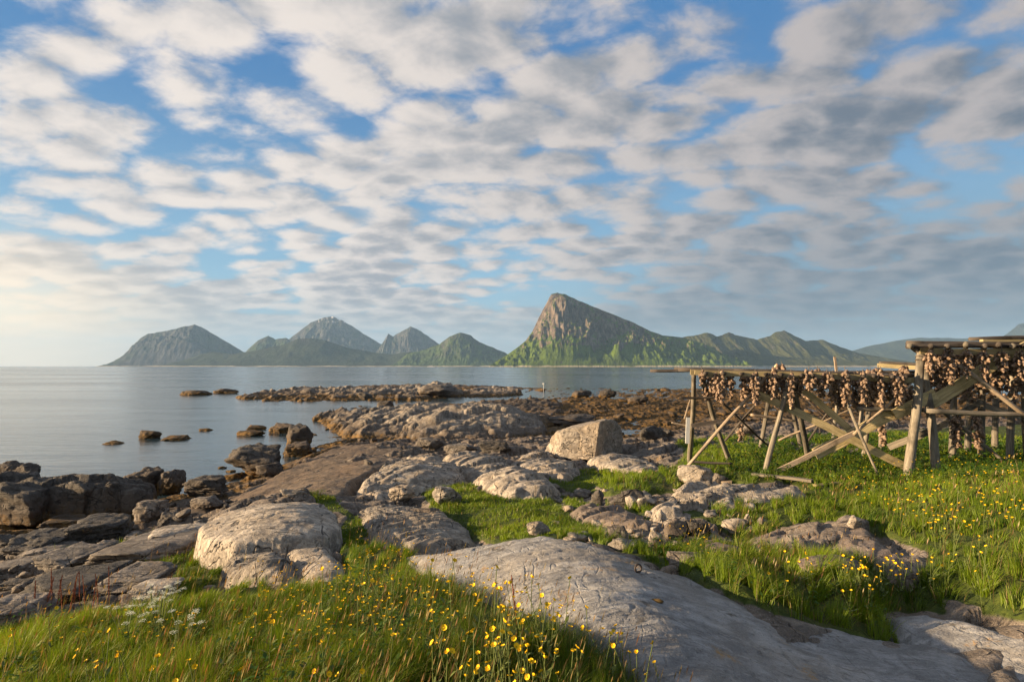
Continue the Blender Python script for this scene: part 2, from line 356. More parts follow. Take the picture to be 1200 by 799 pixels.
BARE = [[(640,575),(700,590),(770,600),(850,596),(945,580),(930,566),(845,562),(800,560),(790,575),(720,580),(700,570)],
        [(870,634),(935,612),(1010,612),(1095,650),(1060,664),(930,650)],
        [(700,604),(760,608),(840,610),(880,640),(800,640),(740,636),(700,625)],
        [(930,520),(1010,524),(1010,532),(925,530)], [(830,515),(900,517),(905,524),(820,522)],
        [(1100,700),(1300,735),(1300,760),(1120,722)], [(545,690),(420,640),(400,650),(430,660)]]
BARE_W = [.9, .85, .95, .8, .8, .7, .1]
def turf_mask(x, y, z):
    u, v = proj(x, y, z); d = np.hypot(x, y)
    k = 8.0
    u2 = u+k*fbm2(x*1.3+5, y*1.3, 3, 31)*1.5; v2 = v+k*.6*fbm2(x*1.3, y*1.3+9, 3, 37)
    m = np.zeros(np.shape(x), bool)
    for p in TURF: m |= in_poly(u2, v2, p)
    m = m.astype(float)
    n = fbm2(x*2.1, y*2.1, 4, 41)
    for p, w in zip(BARE, BARE_W):
        b = in_poly(u2, v2, p); m = np.where(b & (n < (w-.5)*1.2), 0, m)
    m = np.where(y < .2, 1, m)
    return m*(z > .75)

# ------------------------------------------------------------------ terrain sheet
def axis_theta():
    core = np.linspace(R(-50), R(50), 900); l = np.linspace(R(-115), R(-50), 80)[:-1]; r = np.linspace(R(50), R(115), 80)[1:]
    return np.r_[l, core, r]
th = axis_theta(); lr = np.r_[np.linspace(math.log(.6), math.log(1.9), 60)[:-1], np.linspace(math.log(1.9), math.log(110), 720)]
TH, LR = np.meshgrid(th, lr); RR = np.exp(LR)
GX, GY = RR*np.sin(TH), RR*np.cos(TH)
BZ = TZ(TH*1.6, np.maximum(LR, math.log(1.2)))
TM = turf_mask(GX, GY, BZ)
def blur(a, n):
    for _ in range(n):
        a = (a+np.roll(a, 1, 0)+np.roll(a, -1, 0))/3; a = (a+np.roll(a, 1, 1)+np.roll(a, -1, 1))/3
    return a
TMS = blur(TM, 3)
ca, sa = math.cos(.5), math.sin(.5)
wx = GX+.35*fbm2(GX*.9, GY*.9, 3, 3); wy = GY+.35*fbm2(GX*.9+4, GY*.9+4, 3, 5)
sx, sy = wx*ca+wy*sa, -wx*sa+wy*ca
f1, f2, idv, ox, oy = worley2(sx*.55, sy*1.25, 2)
f1b, f2b, idb, obx, oby = worley2(sx*1.7+3, sy*3.3, 9)
blk = (idv-.5)*1.3+ox*1.1*(idv-.3)-oy*.5-.45*np.exp(-(f2-f1)*18)+.5*((idb-.5)*1.2+obx*1.2*(idb-.4)-.6*np.exp(-(f2b-f1b)*15))
ampl = np.where(BZ < .5, .13, .17)*np.interp(RR.ravel(), [0, 4, 8, 20, 60, 110], [.3, .6, .9, 1.1, 1.6, 1.8]).reshape(RR.shape)
relief = ampl*(blk-.15)+.05*fbm2(GX*2.5, GY*2.5, 5, 21)
turfr = .07*fbm2(GX*.8, GY*.8, 3, 61)+.035*fbm2(GX*4, GY*4, 3, 63)
GZ = BZ+relief*(1-TMS)+turfr*TMS
GZ = np.where(BZ < -.4, BZ, GZ)
me = mesh_np('ground', np.c_[GX.ravel(), GY.ravel(), GZ.ravel()], quads=grid_quads(*GX.shape)[:, ::-1])
attr(me, 'turf', TMS.ravel())
T = NT('shore_ground')
c, r_, h, pos = rock_nodes(T, base=(.19, .162, .135), dark=(.085, .072, .06), lichen=.8)
ta = T.n('ShaderNodeAttribute', attribute_name='turf').outputs['Fac']
tn = T.noise(pos, 9, 5, .7)
soil = T.mix(T.ramp(tn, .35, .65), (.030, .048, .008), (.075, .095, .016))
soil = T.mix(T.ramp(T.noise(pos, 1.4, 4, .7), .55, .7, 0, .5), soil, (.10, .065, .028))
tf = T.ramp(T.math('ADD', ta, T.math('MULTIPLY', T.math('SUBTRACT', tn, .5), .5)), .35, .6)
c = T.mix(tf, c, soil)
M_GROUND = T.done(T.princ(c, .85, T.bump(h, .8, .09), .2).outputs[0])
tag(link('ground', me, M_GROUND), 'rocky shore ground with turf and seaweed flats', kind='structure')

def gz(x, y):                           # height of the ground sheet, by lookup
    x = np.asarray(x, float); y = np.asarray(y, float)
    t = np.arctan2(x, y); l = np.log(np.maximum(np.hypot(x, y), .61))
    j = np.clip(np.interp(t, th, np.arange(len(th))), 0, len(th)-1.001); i = np.clip(np.interp(l, lr, np.arange(len(lr))), 0, len(lr)-1.001)
    i0 = i.astype(int); j0 = j.astype(int); fi = i-i0; fj = j-j0
    return (GZ[i0, j0]*(1-fi)+GZ[i0+1, j0]*fi)*(1-fj)+(GZ[i0, j0+1]*(1-fi)+GZ[i0+1, j0+1]*fi)*fj
def gturf(x, y):
    t = np.arctan2(x, y); l = np.log(np.maximum(np.hypot(x, y), .61))
    j = np.clip(np.interp(t, th, np.arange(len(th))), 0, len(th)-1).astype(int); i = np.clip(np.interp(l, lr, np.arange(len(lr))), 0, len(lr)-1).astype(int)
    return TM[i, j]
def hit(u, v):                          # where the sight line through (u, v) meets the ground
    r = ray(u, v); ys = np.exp(np.linspace(math.log(1.5), math.log(105), 1600))
    t = ys/r[1]; x = r[0]*t; z = EYE+r[2]*t; g = gz(x, ys); b = np.where(z <= np.maximum(g, 0.0))[0]
    i = b[0] if len(b) else len(ys)-1
    return np.array([x[i], ys[i], max(g[i], -0.06)])

# ------------------------------------------------------------------ slabs
FOOT = []
def build_slab(s, k):
    W = np.array([pz(u, v, z) for (u, v, z) in s['pts']]); I = np.array([pz(u, v, z) for (u, v, z) in s['inner']]) if s['inner'] else np.zeros((0, 3))
    A = np.r_[W, I]; ctr = W.mean(0); A0 = A-ctr; sc_ = max(np.ptp(W[:, 0]), np.ptp(W[:, 1]))
    fit = TPS(A0[:, :2]/sc_, A[:, 2], 2e-3)
    poly = [(p[0], p[1]) for p in (W-ctr)]
    m = s['margin']; res = s['res']
    x0, x1 = W[:, 0].min()-ctr[0]-m, W[:, 0].max()-ctr[0]+m; y0, y1 = W[:, 1].min()-ctr[1]-m, W[:, 1].max()-ctr[1]+m
    ry = res*1.8
    xs = np.arange(x0, x1, res); ys = np.arange(y0, y1, ry)
    while len(xs)*len(ys) > 260000: res *= 1.2; ry *= 1.2; xs = np.arange(x0, x1, res); ys = np.arange(y0, y1, ry)
    X, Y = np.meshgrid(xs, ys); wxx, wyy = X+ctr[0], Y+ctr[1]
    e = poly_dist(X, Y, poly)+s['jag']*fbm2(wxx*2.2/(1+s['jag']*2), wyy*2.2/(1+s['jag']*2), 4, 70+k)
    ec = np.clip(e, 0, None)
    zt = fit(np.clip(X/sc_, -.7, .7), np.clip(Y/sc_, -.7, .7))
    zt = zt+s['bulge']*(1-np.exp(-ec/(.25*sc_*.3+.05)))
    a = -.45; u_, v_ = wxx*math.cos(a)-wyy*math.sin(a), wxx*math.sin(a)+wyy*math.cos(a)
    wob = fbm2(wxx*1.1, wyy*1.1, 3, 90+k)
    lay = noise2((v_+.25*wob)*6/(1+s['rough']*8), u_*.6, 95+k)
    zt = zt+s['strata']*lay*.6+s['rough']*2.2*fbm2(wxx*1.6/(1+s['rough']*6), wyy*1.6/(1+s['rough']*6), 5, 80+k)
    zt = zt+.006*fbm2(wxx*11, wyy*11, 3, 33)+s['strata']*.5*np.sign(noise2((v_+.15*wob)*13/(1+s['rough']*8), u_*.9, 97+k)+.1)*.5
    if s['block']:
        q = 1.15/(1+s['block']*4)
        F1, F2, ID, OX, OY = worley2((u_+.3*wob)*q, (v_+.3*wob)*q*2.1, 60+k)
        G1_, G2_, IG, PX, PY = worley2((u_)*q*2.7, (v_)*q*4.5, 160+k)
        bl = (ID-.5)*1.5+OX*1.3*(ID-.4)-OY*.5-.45*np.exp(-(F2-F1)*22)+.16*((IG-.5)*1.2+PX*1.2*(IG-.5)-.5*np.exp(-(G2_-G1_)*18))
        til = .22*v_-.10*u_+.5*s['block']*wob
        hh = s['block']*.9
        zt = zt+s['block']*bl*.75+(terrace(til+s['block']*bl*.6, hh)-til-s['block']*bl*.6)*.9
    # soft cracks
    cr = np.abs(noise2(u_*.7+wob*.5, v_*1.6, 120+k)); zt = zt-.016*np.exp(-(cr/.012)**2)*(ec > .03)*(wob > -.1)
    ed = s['edge']; q = np.clip(1-ec/ed, 0, 1); rnd = ed*(1-np.sqrt(np.clip(1-q*q, 0, 1)))*.7
    zz = zt-rnd-np.where(e < 0, -e*s['steep']-.05*(e < 0), 0)
    keep = e > -m
    idx = -np.ones(X.shape, int)
    quads = grid_quads(*X.shape); kk = keep.ravel()[quads].all(1); quads = quads[kk]
    used = np.unique(quads); mp = -np.ones(X.size, int); mp[used] = np.arange(len(used))
    V = np.c_[X.ravel(), Y.ravel(), zz.ravel()-ctr[2]][used]
    me = mesh_np(s['name'], V, quads=mp[quads])
    o = link(s['name'], me, s['mat'], loc=tuple(ctr)); tag(o, s['label'], s['cat'], s['group'])
    FOOT.append(([(p[0]+ctr[0], p[1]+ctr[1]) for p in poly], lambda x, y, fit=fit, c=ctr, q=sc_: fit(np.clip((x-c[0])/q, -.7, .7), np.clip((y-c[1])/q, -.7, .7)), s['jag']))
for k, s in enumerate(SLABS): build_slab(s, k)

# ------------------------------------------------------------------ boulders
_ico = {}
def ico(n):
    if n not in _ico:
        bm = bmesh.new(); bmesh.ops.create_icosphere(bm, subdivisions=n, radius=1)
        _ico[n] = (np.array([v.co[:] for v in bm.verts]), np.array([[v.index for v in f.verts] for f in bm.faces])); bm.free()
    return _ico[n]
def stone_mesh(name, seed, n=4, planes=None, soft=60, rough=.05, cuts=18, boxy=.5, layer=.03):
    D, F = ico(n); rg = np.random.default_rng(seed)
    if planes is None:
        N = rg.normal(size=(cuts, 3)); N /= np.linalg.norm(N, axis=1)[:, None]; H = rg.uniform(.60, .98, cuts)
        ax = np.array([[1,0,0],[-1,0,0],[0,1,0],[0,-1,0],[0,0,1],[0,0,-1]], float)+rg.normal(size=(6, 3))*.16
        ax /= np.linalg.norm(ax, axis=1)[:, None]
        N = np.r_[N, ax]; H = np.r_[H, np.full(6, 1-.35*boxy)]
    else:
        N = np.array([p[:3] for p in planes], float); H = np.array([p[3] for p in planes], float); L = np.linalg.norm(N, axis=1); N /= L[:, None]
    q = np.clip(D@N.T, 1e-3, None)/H            # 1/r per plane
    r = 1/((q**soft).sum(1)**(1/soft))
    V = D*r[:, None]
    s0 = seed*7.7
    nz = fbm3(V[:, 0]*2.1+s0, V[:, 1]*2.1, V[:, 2]*2.1, 5, seed % 91, .55)
    ly = noise3(V[:, 0]*1.2+s0, V[:, 1]*1.2, V[:, 2]*9, seed % 77)
    cr = np.abs(noise3(V[:, 0]*1.4+s0, V[:, 1]*1.4+3, V[:, 2]*1.4, seed % 53))
    rd = (1-np.abs(noise3(V[:, 0]*3.3+s0, V[:, 1]*3.3, V[:, 2]*4.6, seed % 41)))**3
    r2 = 1+rough*nz*1.9-rough*1.1*rd+layer*np.sign(ly)*np.abs(ly)**.5-.07*np.exp(-(cr/.03)**2)
    V = V*r2[:, None]
    return mesh_np(name, V, tris=F)
def rest(u0, v0, u1, v1, name, label, seed, mat=None, n=4, depth=.75, sink=.12, rz=None, tilt=(0, 0), group=None, cat='rock', zb=None, **kw):
    """a stone that fills the box (u0,v0)-(u1,v1) and rests on the ground there"""
    uc = (u0+u1)/2
    b = hit(uc, v1) if zb is None else pz(uc, v1, zb)
    d = b[1]; w = (u1-u0)*d/FPX; slope = (EYE-b[2])/d
    dp = depth*w; h = max((v1-v0)*d/FPX-dp*.55*slope, w*.16)
    h2 = h*(1+sink)
    me = stone_mesh(name, seed, n, **kw)
    co = np.empty(len(me.vertices)*3, np.float32); me.vertices.foreach_get('co', co); co = co.reshape(-1, 3)
    a = rz if rz is not None else ((seed*37) % 50-25)
    M = Matrix.Rotation(R(a), 3, 'Z') @ Matrix.Rotation(R(tilt[0]), 3, 'X') @ Matrix.Rotation(R(tilt[1]), 3, 'Y')
    co = co@np.array(M).T
    lo, hi = co.min(0), co.max(0); co = (co-(lo+hi)/2)/(hi-lo)
    co = co*np.array([w, dp, h2])
    me.vertices.foreach_set('co', co.astype(np.float32).ravel()); me.update()
    o = link(name, me, mat or M_ROCK, loc=(b[0]*(1+dp*.42/d), d+dp*.42, b[2]-h2*sink+h2/2))
    tag(o, label, cat, group); return o

# the largest boulder, cut by its own planes
o = rest(637, 487, 735, 537, 'boulder', 'biggest boulder, pale and wedge shaped, standing alone at the centre', 3, M_PALE, n=6, depth=.72, rz=0, sink=.06, zb=1.12,
  planes=[(-.30, .12, 1, .60), (-1, -.45, .15, .92), (-.35, -1, .20, .50), (.82, -.72, .0, .34), (1, .35, .08, .92), (0, 1, .1, .8), (-.8, -.7, .5, .93), (0, 0, -1, .62), (.6, .2, .9, .86), (-.9, .5, .6, .95)], soft=70, rough=.03, layer=.012, cat='boulder')
B = [
 (-8,537,32,566,'boulder','dark rounded boulder at the left edge above the shore wall',M_DARK),
 (14,541,52,566,'boulder','smaller dark boulder leaning right of the one at the left edge',M_DARK),
 (268,518,333,559,'boulder','largest dark boulder in the water, blocky with a sunlit left face',M_DARK),
 (302,543,331,561,'boulder','small round dark boulder against the foot of the blocky one in water',M_DARK),
 (334,494,368,524,'boulder','upright dark boulder balanced on a low rock in the inlet',M_DARK),
 (331,514,370,535,'rock','low dark rock under the upright boulder in the inlet',M_DARK),
 (315,493,350,508,'rock','flat rock in the water behind the upright boulder',M_DARK),
 (163,502,188,514,'rock','pointed brown rock alone in the open water',M_DARK),
 (117,514,144,521,'rock','low flat rock furthest left in the open water',M_DARK),
 (190,508,224,516,'rock','long low rock right of the pointed one in the water',M_DARK),
 (233,500,252,505,'rock','thin dark sliver of rock awash in the bay',M_DARK),
 (278,502,311,511,'rock','low rock in two steps before the inlet boulders',M_DARK),
 (289,496,312,504,'rock','small brown rock just behind the two stepped rock',M_DARK),
 (208,457,249,463,'skerry','low brown skerry, left of the pair far offshore',M_DARK),
 (249,454,281,461,'skerry','low brown skerry, right of the pair far offshore',M_DARK),
 (256,544,266,549,'rock','tiny dark stone in water beside the blocky boulder',M_DARK),
 (138,545,190,581,'boulder','craggy boulder covered in orange brown seaweed on the shore edge',M_DARK),
 (184,547,215,580,'boulder','rounded dark end of the seaweed covered crag',M_DARK),
 (216,556,268,584,'rock','low wet rock draped in brown seaweed by the inlet',M_DARK),
 (-12,562,54,616,'rock_block','big fissured block at the left end of the dark shore wall',M_DARK),
 (46,561,84,606,'rock_block','narrow tall block second from left in the shore wall',M_DARK),
 (70,562,120,608,'rock_block','dark deeply cracked block in the middle of the shore wall',M_DARK),
 (104,563,150,606,'rock_block','block at right in the shore wall, darker and squat',M_DARK),
 (138,570,166,602,'rock_block','last small block at the right end of the shore wall',M_DARK),
 (52,600,102,626,'rock','low wide slab below the narrow tall wall block',M_DARK),
 (158,585,196,616,'boulder','grey rounded square boulder beside the white tide pools',M_ROCK),
 (122,586,160,606,'rock','low brownish rock at the back of the tide pools',M_ROCK),
 (188,596,222,618,'rock','ridged dark rock right of the rounded square boulder',M_DARK),
 (18,616,82,658,'boulder','large bluish dark boulder with blunt top among the left rocks',M_DARK),
 (36,632,82,658,'rock','paler slanting stone leaning on the bluish boulder',M_ROCK),
 (54,636,112,670,'boulder','pale flat topped boulder among the left rocks',M_ROCK),
 (88,598,152,642,'boulder','wide almost black jagged rock in front of tide pools',M_DARK),
 (-10,650,48,682,'rock','grey block at the left edge below the bluish boulder',M_ROCK),
 (110,630,136,656,'rock','lumpy pale rock beside the short tuft of moss',M_ROCK),
 (128,636,238,662,'rock','long narrow grey rib of rock pointing at the rounded slab',M_ROCK),
 (172,612,236,646,'boulder','pale split boulder left of the large rounded slab',M_PALE),
 (128,662,198,700,'boulder','brown striped slanting rock above the white flowers',M_ROCK),
 (158,679,206,708,'boulder','pointed grey stone right behind the white flowers',M_PALE),
 (36,664,140,706,'boulder','long dark ridge of rock behind the red sorrel',M_DARK),
 (-10,688,56,742,'boulder','grey rock at the left edge beside the red sorrel',M_ROCK),
 (8,676,40,694,'rock','small dark stone at left above the red sorrel',M_DARK),
 (0,620,20,650,'rock','upright dark stone at the left edge beside the bluish boulder',M_DARK),
 (225,580,262,600,'rock','flat brown stone between inlet and rounded slab',M_ROCK),
 (330,577,362,592,'rock','small pale hump behind the large rounded slab',M_PALE),
 (442,469,462,481,'rock','small round rock standing in the channel before the reef',M_DARK),
 (486,488,522,508,'rock','squarish block on the near side of the reef',M_DARK),
 (506,568,542,591,'rock','grey stone with a split top in the grass hollow',M_PALE),
 (456,569,488,590,'rock','tan stone at the left end of the grass hollow',M_PALE),
 (486,512,520,526,'rock','brown stone on the wet rocks just before the reef',M_ROCK),
 (520,518,560,532,'rock','tan wet stone in the dip before the reef',M_ROCK),
 (560,515,600,530,'rock','dark wet stone left of the biggest boulder',M_DARK),
 (716,572,764,594,'rock','dark flat slab tilted up like a lid, in grass at centre right',M_DARK),
 (733,580,748,596,'rock','small pale stone propped against the tilted dark slab',M_PALE),
 (746,582,760,596,'rock','second pale stone under the right end of the tilted dark slab',M_PALE),
 (793,543,836,572,'boulder','pointed pale boulder at the foot of the drying rack',M_PALE),
 (830,553,852,569,'rock','small grey stone leaning right of the pointed boulder',M_ROCK),
 (693,573,708,592,'rock','small blocky stone left of the tilted dark slab',M_ROCK),
 (672,572,694,584,'rock','low tan stone above the pinkish ledge',M_ROCK),
 (759,620,778,643,'rock','upright white topped stone behind the iron ring',M_PALE),
 (778,607,805,634,'rock','leaning pink grey stone right of the upright white one',M_RED),
 (712,615,736,634,'rock','dark notched stone left of the upright white one',M_ROCK),
 (801,609,834,630,'rock','dark shaded stone right of the leaning pink one',M_DARK),
 (617,610,646,627,'rock','thin flat whitish stone lying in the grass hollow',M_PALE),
 (663,624,688,635,'rock','flat pale stone behind the crest of the huge slab',M_PALE),
 (713,630,738,646,'rock','long flat tan stone tilted behind the huge slab',M_PALE),
 (780,645,823,665,'boulder','smooth bluish grey boulder half sunk behind the huge slab',M_ROCK),
 (846,607,876,627,'rock','pale square stone left of the long reddish slab',M_PALE),
 (872,602,881,613,'rock','little upright stone left of the long reddish slab',M_PALE),
 (993,613,1010,631,'rock','sunlit upright block on top of the long reddish slab',M_PALE),
 (1005,619,1018,632,'rock','small grey block right beside the sunlit upright block',M_ROCK),
 (888,606,900,618,'rock','small stone in grass above the reddish slab',M_ROCK),
 (820,634,868,652,'rock','mossy tan stone left end of the reddish slab',M_RED),
 (880,652,925,668,'rock','mossy rock in the buttercups below the reddish slab',M_RED),
 (935,655,1010,672,'rock','wide low mossy rock in the buttercups below the reddish slab',M_RED),
 (748,498,776,518,'rock','brown rock at the pool edge behind the rack end',M_DARK),
 (766,503,790,516,'rock','small wet rock right of the pool behind the rack',M_DARK),
 (860,497,886,513,'rock','tan boulder seen through the rack on the weed flat',M_ROCK),
 (668,456,694,466,'rock','dark rock on the far edge of the weed flat',M_DARK),
 (700,456,722,467,'rock','grey topped rock on the far edge of the weed flat',M_DARK),
 (736,463,760,473,'rock','brown rock in the middle of the weed flat',M_DARK),
 (420,459,436,468,'rock','square sunlit rock on the offshore skerry',M_ROCK),
 (488,449,536,462,'rock','ribbed pale hump on the offshore skerry, its highest point',M_ROCK),
 (640,484,700,500,'rock','dark ledge just behind the biggest boulder',M_DARK),
 (384,700,402,712,'rock','grey stone in the grass of the near meadow',M_ROCK),
]
ST = {'rounded square':dict(boxy=1), 'narrow rib':{}}
for i, (u0, v0, u1, v1, nm, lab, mt) in enumerate(B):
    big = (u1-u0) > 30
    kw = dict(n=5 if big else 4, depth=.75)
    if nm == 'rock_block': kw.update(boxy=1.25, cuts=5, soft=90, rough=.085, layer=.05, rz=(i*13) % 16-8, depth=.6, zb=.2)
    if 'long' in lab and 'rib' in lab: kw.update(depth=.22, rz=0, tilt=(0, -8))
    if 'ridge of rock' in lab: kw.update(depth=.3, rz=0, tilt=(0, -10))
    if (v1-v0) < .45*(u1-u0): kw['sink'] = .3
    if nm == 'skerry': kw['depth'] = .5; kw['cat'] = 'skerry'
    else: kw['cat'] = {'rock_block': 'rock block'}.get(nm, nm)
    if 'ribbed pale' in lab or 'square sunlit' in lab: kw.update(zb=.5)
    if 'iron ring' in lab or 'leaning pink' in lab: kw.update(depth=.5, boxy=.8, soft=40)
    if 'like a lid' in lab: kw.update(depth=.3, tilt=(0, -12), rz=0)
    if 'in two steps' in lab or 'inlet' in lab and 'upright' in lab: kw.update(boxy=1.1)
    if u1 < 245 and v0 > 595: kw['depth'] = 1.15; kw['boxy'] = 1.0; kw['cuts'] = 9; v0 = v0+.12*(v1-v0)
    if mt is M_DARK: kw.setdefault('rough', .10)
    else: kw.setdefault('rough', .06)
    rest(u0, v0, u1, v1, nm, lab, 100+i, mt, **kw)

# small loose stones, copies of a few shapes
protos = [stone_mesh('stone', 500+i, 3, rough=.08, boxy=.7, cuts=9) for i in range(8)]
def scatter(n, box, size, mat, label, group, flat=.6, seed=1, name='stone', dens=None, avoid_turf=False, zmin=-.1):
    rg = np.random.default_rng(seed); k = 0; tries = 0
    ms = []
    for p in protos:
        q = p.copy(); q.name = name; q.materials.append(mat); ms.append(q)
    while k < n and tries < n*30:
        tries += 1
        u, v = rg.uniform(box[0], box[2]), rg.uniform(box[1], box[3])
        if len(box) > 4 and not in_poly(np.array([u]), np.array([v]), box[4])[0]: continue
        b = hit(u, v)
        if b[2] < zmin: continue
        if avoid_turf and gturf(b[:1], b[1:2])[0] > .5: continue
        s = rg.uniform(*size)*b[1]/FPX*.5
        o = bpy.data.objects.new(name, ms[k % 8]); COL.objects.link(o)
        o.location = (b[0], b[1], b[2]+s*.1); o.scale = (s*rg.uniform(.8, 1.4), s*rg.uniform(.7, 1.1), s*flat*rg.uniform(.7, 1.2))
        o.rotation_euler = (rg.uniform(-.4, .4), rg.uniform(-.4, .4), rg.uniform(0, 6.28)); tag(o, label, 'stone', group); k += 1
LSH = [(0,610),(60,600),(160,615),(235,595),(250,640),(215,650),(200,690),(100,705),(0,725)]
scatter(105, (0, 600, 250, 730, LSH), (6, 24), M_ROCK, 'loose grey stone among the larger rocks of the left shore', 'loose stones on the left shore', seed=4)
scatter(80, (650, 570, 880, 645), (5, 19), M_PALE, 'loose pale stone between grass tufts behind the huge slab', 'loose stones behind the huge slab', seed=5)
scatter(25, (400, 540, 660, 600), (4, 14), M_ROCK, 'loose stone around the pale outcrops', 'loose stones around the pale outcrops', seed=6, avoid_turf=True)
scatter(35, (610, 457, 1000, 500), (5, 16), M_DARK, 'dark weedy stone on the seaweed flat', 'stones on the seaweed flat', seed=8, flat=.5, zmin=-.2)
scatter(30, (250, 450, 640, 530, [(270,466),(420,455),(620,458),(640,500),(480,530),(370,515),(360,490),(420,476)]), (4, 12), M_DARK, 'dark stone on the reef and skerry edge', 'stones on the reef', seed=9, flat=.6, zmin=-.2)
scatter(20, (110, 545, 300, 600), (5, 14), M_DARK, 'dark wet stone along the inlet shore', 'wet stones by the inlet', seed=10)

# ------------------------------------------------------------------ sea
T = NT('sea_water')
geo = T.n('ShaderNodeNewGeometry'); pos = geo.outputs['Position']
v1 = T.mapv(pos, (.55, 1.5, 1), (0, 0, .12)); a = T.noise(v1, 1.3, 6, .62, .3)
b = T.noise(T.mapv(pos, (.05, .16, 1), (0, 0, .05)), 1, 4, .6)
c = T.noise(T.mapv(pos, (.006, .02, 1)), 1, 4, .6)
h = T.math('ADD', T.math('MULTIPLY', a, .10), T.math('MULTIPLY', b, .5))
bp = T.bump(h, .42, .6)
pr = T.princ(T.mix(T.ramp(c, .4, .6), (.022, .040, .050), (.030, .050, .060)), T.ramp(c, .35, .65, .10, .2), bp, .5)
pr.inputs['IOR'].default_value = 1.33
M_SEA = T.done(pr.outputs[0])
ys = np.r_[-200, -50, 0, 20, 60, 200, 1000, 4000, 9000, 13000, 16000]; xs = np.r_[-16000, -8000, -1000, -200, -40, 0, 40, 200, 1000, 8000, 16000]
X, Y = np.meshgrid(xs, ys); me = mesh_np('sea', np.c_[X.ravel(), Y.ravel(), 0*X.ravel()], quads=grid_quads(*X.shape))
tag(link('sea', me, M_SEA), 'calm grey blue sea', kind='structure')

# ------------------------------------------------------------------ mountains
def mountain_mat(name, rockc, greenc, g0=.55, g1=.8, snow=0.0, scl=1.0, shore=True, zg=None):
    T = NT(name); geo = T.n('ShaderNodeNewGeometry'); pos = geo.outputs['Position']
    sep = T.n('ShaderNodeSeparateXYZ'); T.l(geo.outputs['Normal'], sep.inputs[0]); sp = T.n('ShaderNodeSeparateXYZ'); T.l(pos, sp.inputs[0])
    n1 = T.noise(pos, .006*scl, 6, .65); n2 = T.noise(T.mapv(pos, (1, 1, .35)), .02*scl, 5, .7)
    r = T.mix(T.ramp(n2, .40, .62), tuple(x*.38 for x in rockc), tuple(x*1.1 for x in rockc))
    g = T.mix(T.ramp(n1, .38, .62), tuple(x*.55 for x in greenc), greenc)
    f = T.math('ADD', sep.outputs[2], T.math('MULTIPLY', T.math('SUBTRACT', n1, .5), 1.1))
    f = T.math('ADD', f, T.math('MULTIPLY', T.math('SUBTRACT', n2, .5), .6))
    if zg: f = T.math('ADD', f, T.ramp(sp.outputs[2], zg[0], zg[1], zg[2], zg[3]))
    c = T.mix(T.ramp(f, g0, g1), r, g)
    if shore: c = T.mix(T.ramp(T.math('SUBTRACT', sp.outputs[2], T.math('MULTIPLY', n1, 22.0)), -2, -9), c, (.42, .36, .27))
    if snow:
        c = T.mix(T.math('MULTIPLY', T.ramp(sp.outputs[2], snow, snow*1.08), T.ramp(n2, .52, .57)), c, (.6, .6, .62))
    return T.done(T.princ(c, .95, T.bump(n2, .9, 22), .1).outputs[0])
def mountain(name, label, prof, Y, D, mat, gull=.35, gsc=1.0, seed=0, front=1.25, nx=420, ny=150, rough=.02, lean=0.0, ribs=6.0, skew=0):
    P = np.array([pd(u, v, Y) for (u, v) in prof]); xs = np.linspace(P[0, 0], P[-1, 0], nx)
    H = np.interp(xs, P[:, 0], P[:, 2]); H = H-EYE*(H > 0)*0
    W = xs[-1]-xs[0]
    H = H*(1+rough*fbm2(xs/W*28, xs*0+seed, 4, seed)) + 0
    s = np.linspace(-1, .55, ny); X, S = np.meshgrid(xs, s); HH = np.broadcast_to(H, X.shape).copy()
    # ridge line wanders in depth; the fall line bends sideways
    yr = D*.25*fbm2(xs/W*3.0, xs*0+1.3, 3, seed+3)
    a = np.abs(S)
    sh = np.where(S < 0, (1-a)**front, (1-a/.56).clip(0, 1)**1.2)
    cell = X/W*ribs*gsc+S*(skew)
    g = ridged2(cell+.35*fbm2(X/W*7, S*2, 3, seed+5), S*1.1+3, 5, seed+7)
    g2 = ridged2(X/W*ribs*3.1*gsc, S*3, 4, seed+9)
    carve = gull*(.75-g)*1.6+.35*gull*(.7-g2)
    env = (a*(1-a)*4).clip(0, 1)**.7
    Z = HH*(sh-carve*env*.55*sh**.4)
    cliff = fbm2(X/W*ribs*9*gsc, S*7, 5, seed+21)+.6*(.6-ridged2(X/W*ribs*6+S*3, S*5, 4, seed+23))
    Z = Z+HH.max()*.13*gull*cliff*env*sh**.3
    Z = np.minimum(Z, HH*(1-.25*a)); Z = Z+0
    edge = np.minimum((X-xs[0])/(W*.03), (xs[-1]-X)/(W*.03)).clip(0, 1)
    Z = Z*edge-(1-edge)*8
    Z = np.where((a > .985), -8, Z)
    YY = Y+S*D+yr[None, :]*(1-a)+lean*HH
    XX = X+0*S
    me = mesh_np(name, np.c_[(XX-XX.mean()).ravel(), (YY-Y).ravel(), Z.ravel()], quads=grid_quads(*X.shape))
    o = link(name, me, mat, loc=(float(XX.mean()), Y, 0)); return tag(o, label, kind='structure')
M_FAR = mountain_mat('far_mountain', (.085, .085, .085), (.030, .044, .022), .5, .85, snow=590)
M_FARG = mountain_mat('far_green_mountain', (.08, .08, .065), (.055, .085, .02), .45, .85)
M_LOW = mountain_mat('low_dark_hill', (.06, .058, .052), (.035, .045, .022), .4, .8)
M_PEAK = mountain_mat('steep_peak', (.17, .135, .105), (.085, .13, .014), .40, .56, scl=2.2, zg=(60, 230, .30, -.14))
M_HILL = mountain_mat('rocky_hills', (.13, .11, .085), (.062, .066, .016), .5, .8, scl=2.4)
mountain('mountain', 'far left mountain with a steep seaward end', [(130,428.6),(142,424),(155,412),(165,397),(175,391),(190,389),(205,386),(218,382),(228,380),(240,385),(255,394),(272,404),(285,412),(310,424),(330,428.6)], 6500, 300, M_FAR, seed=11, gull=.32, front=.6)
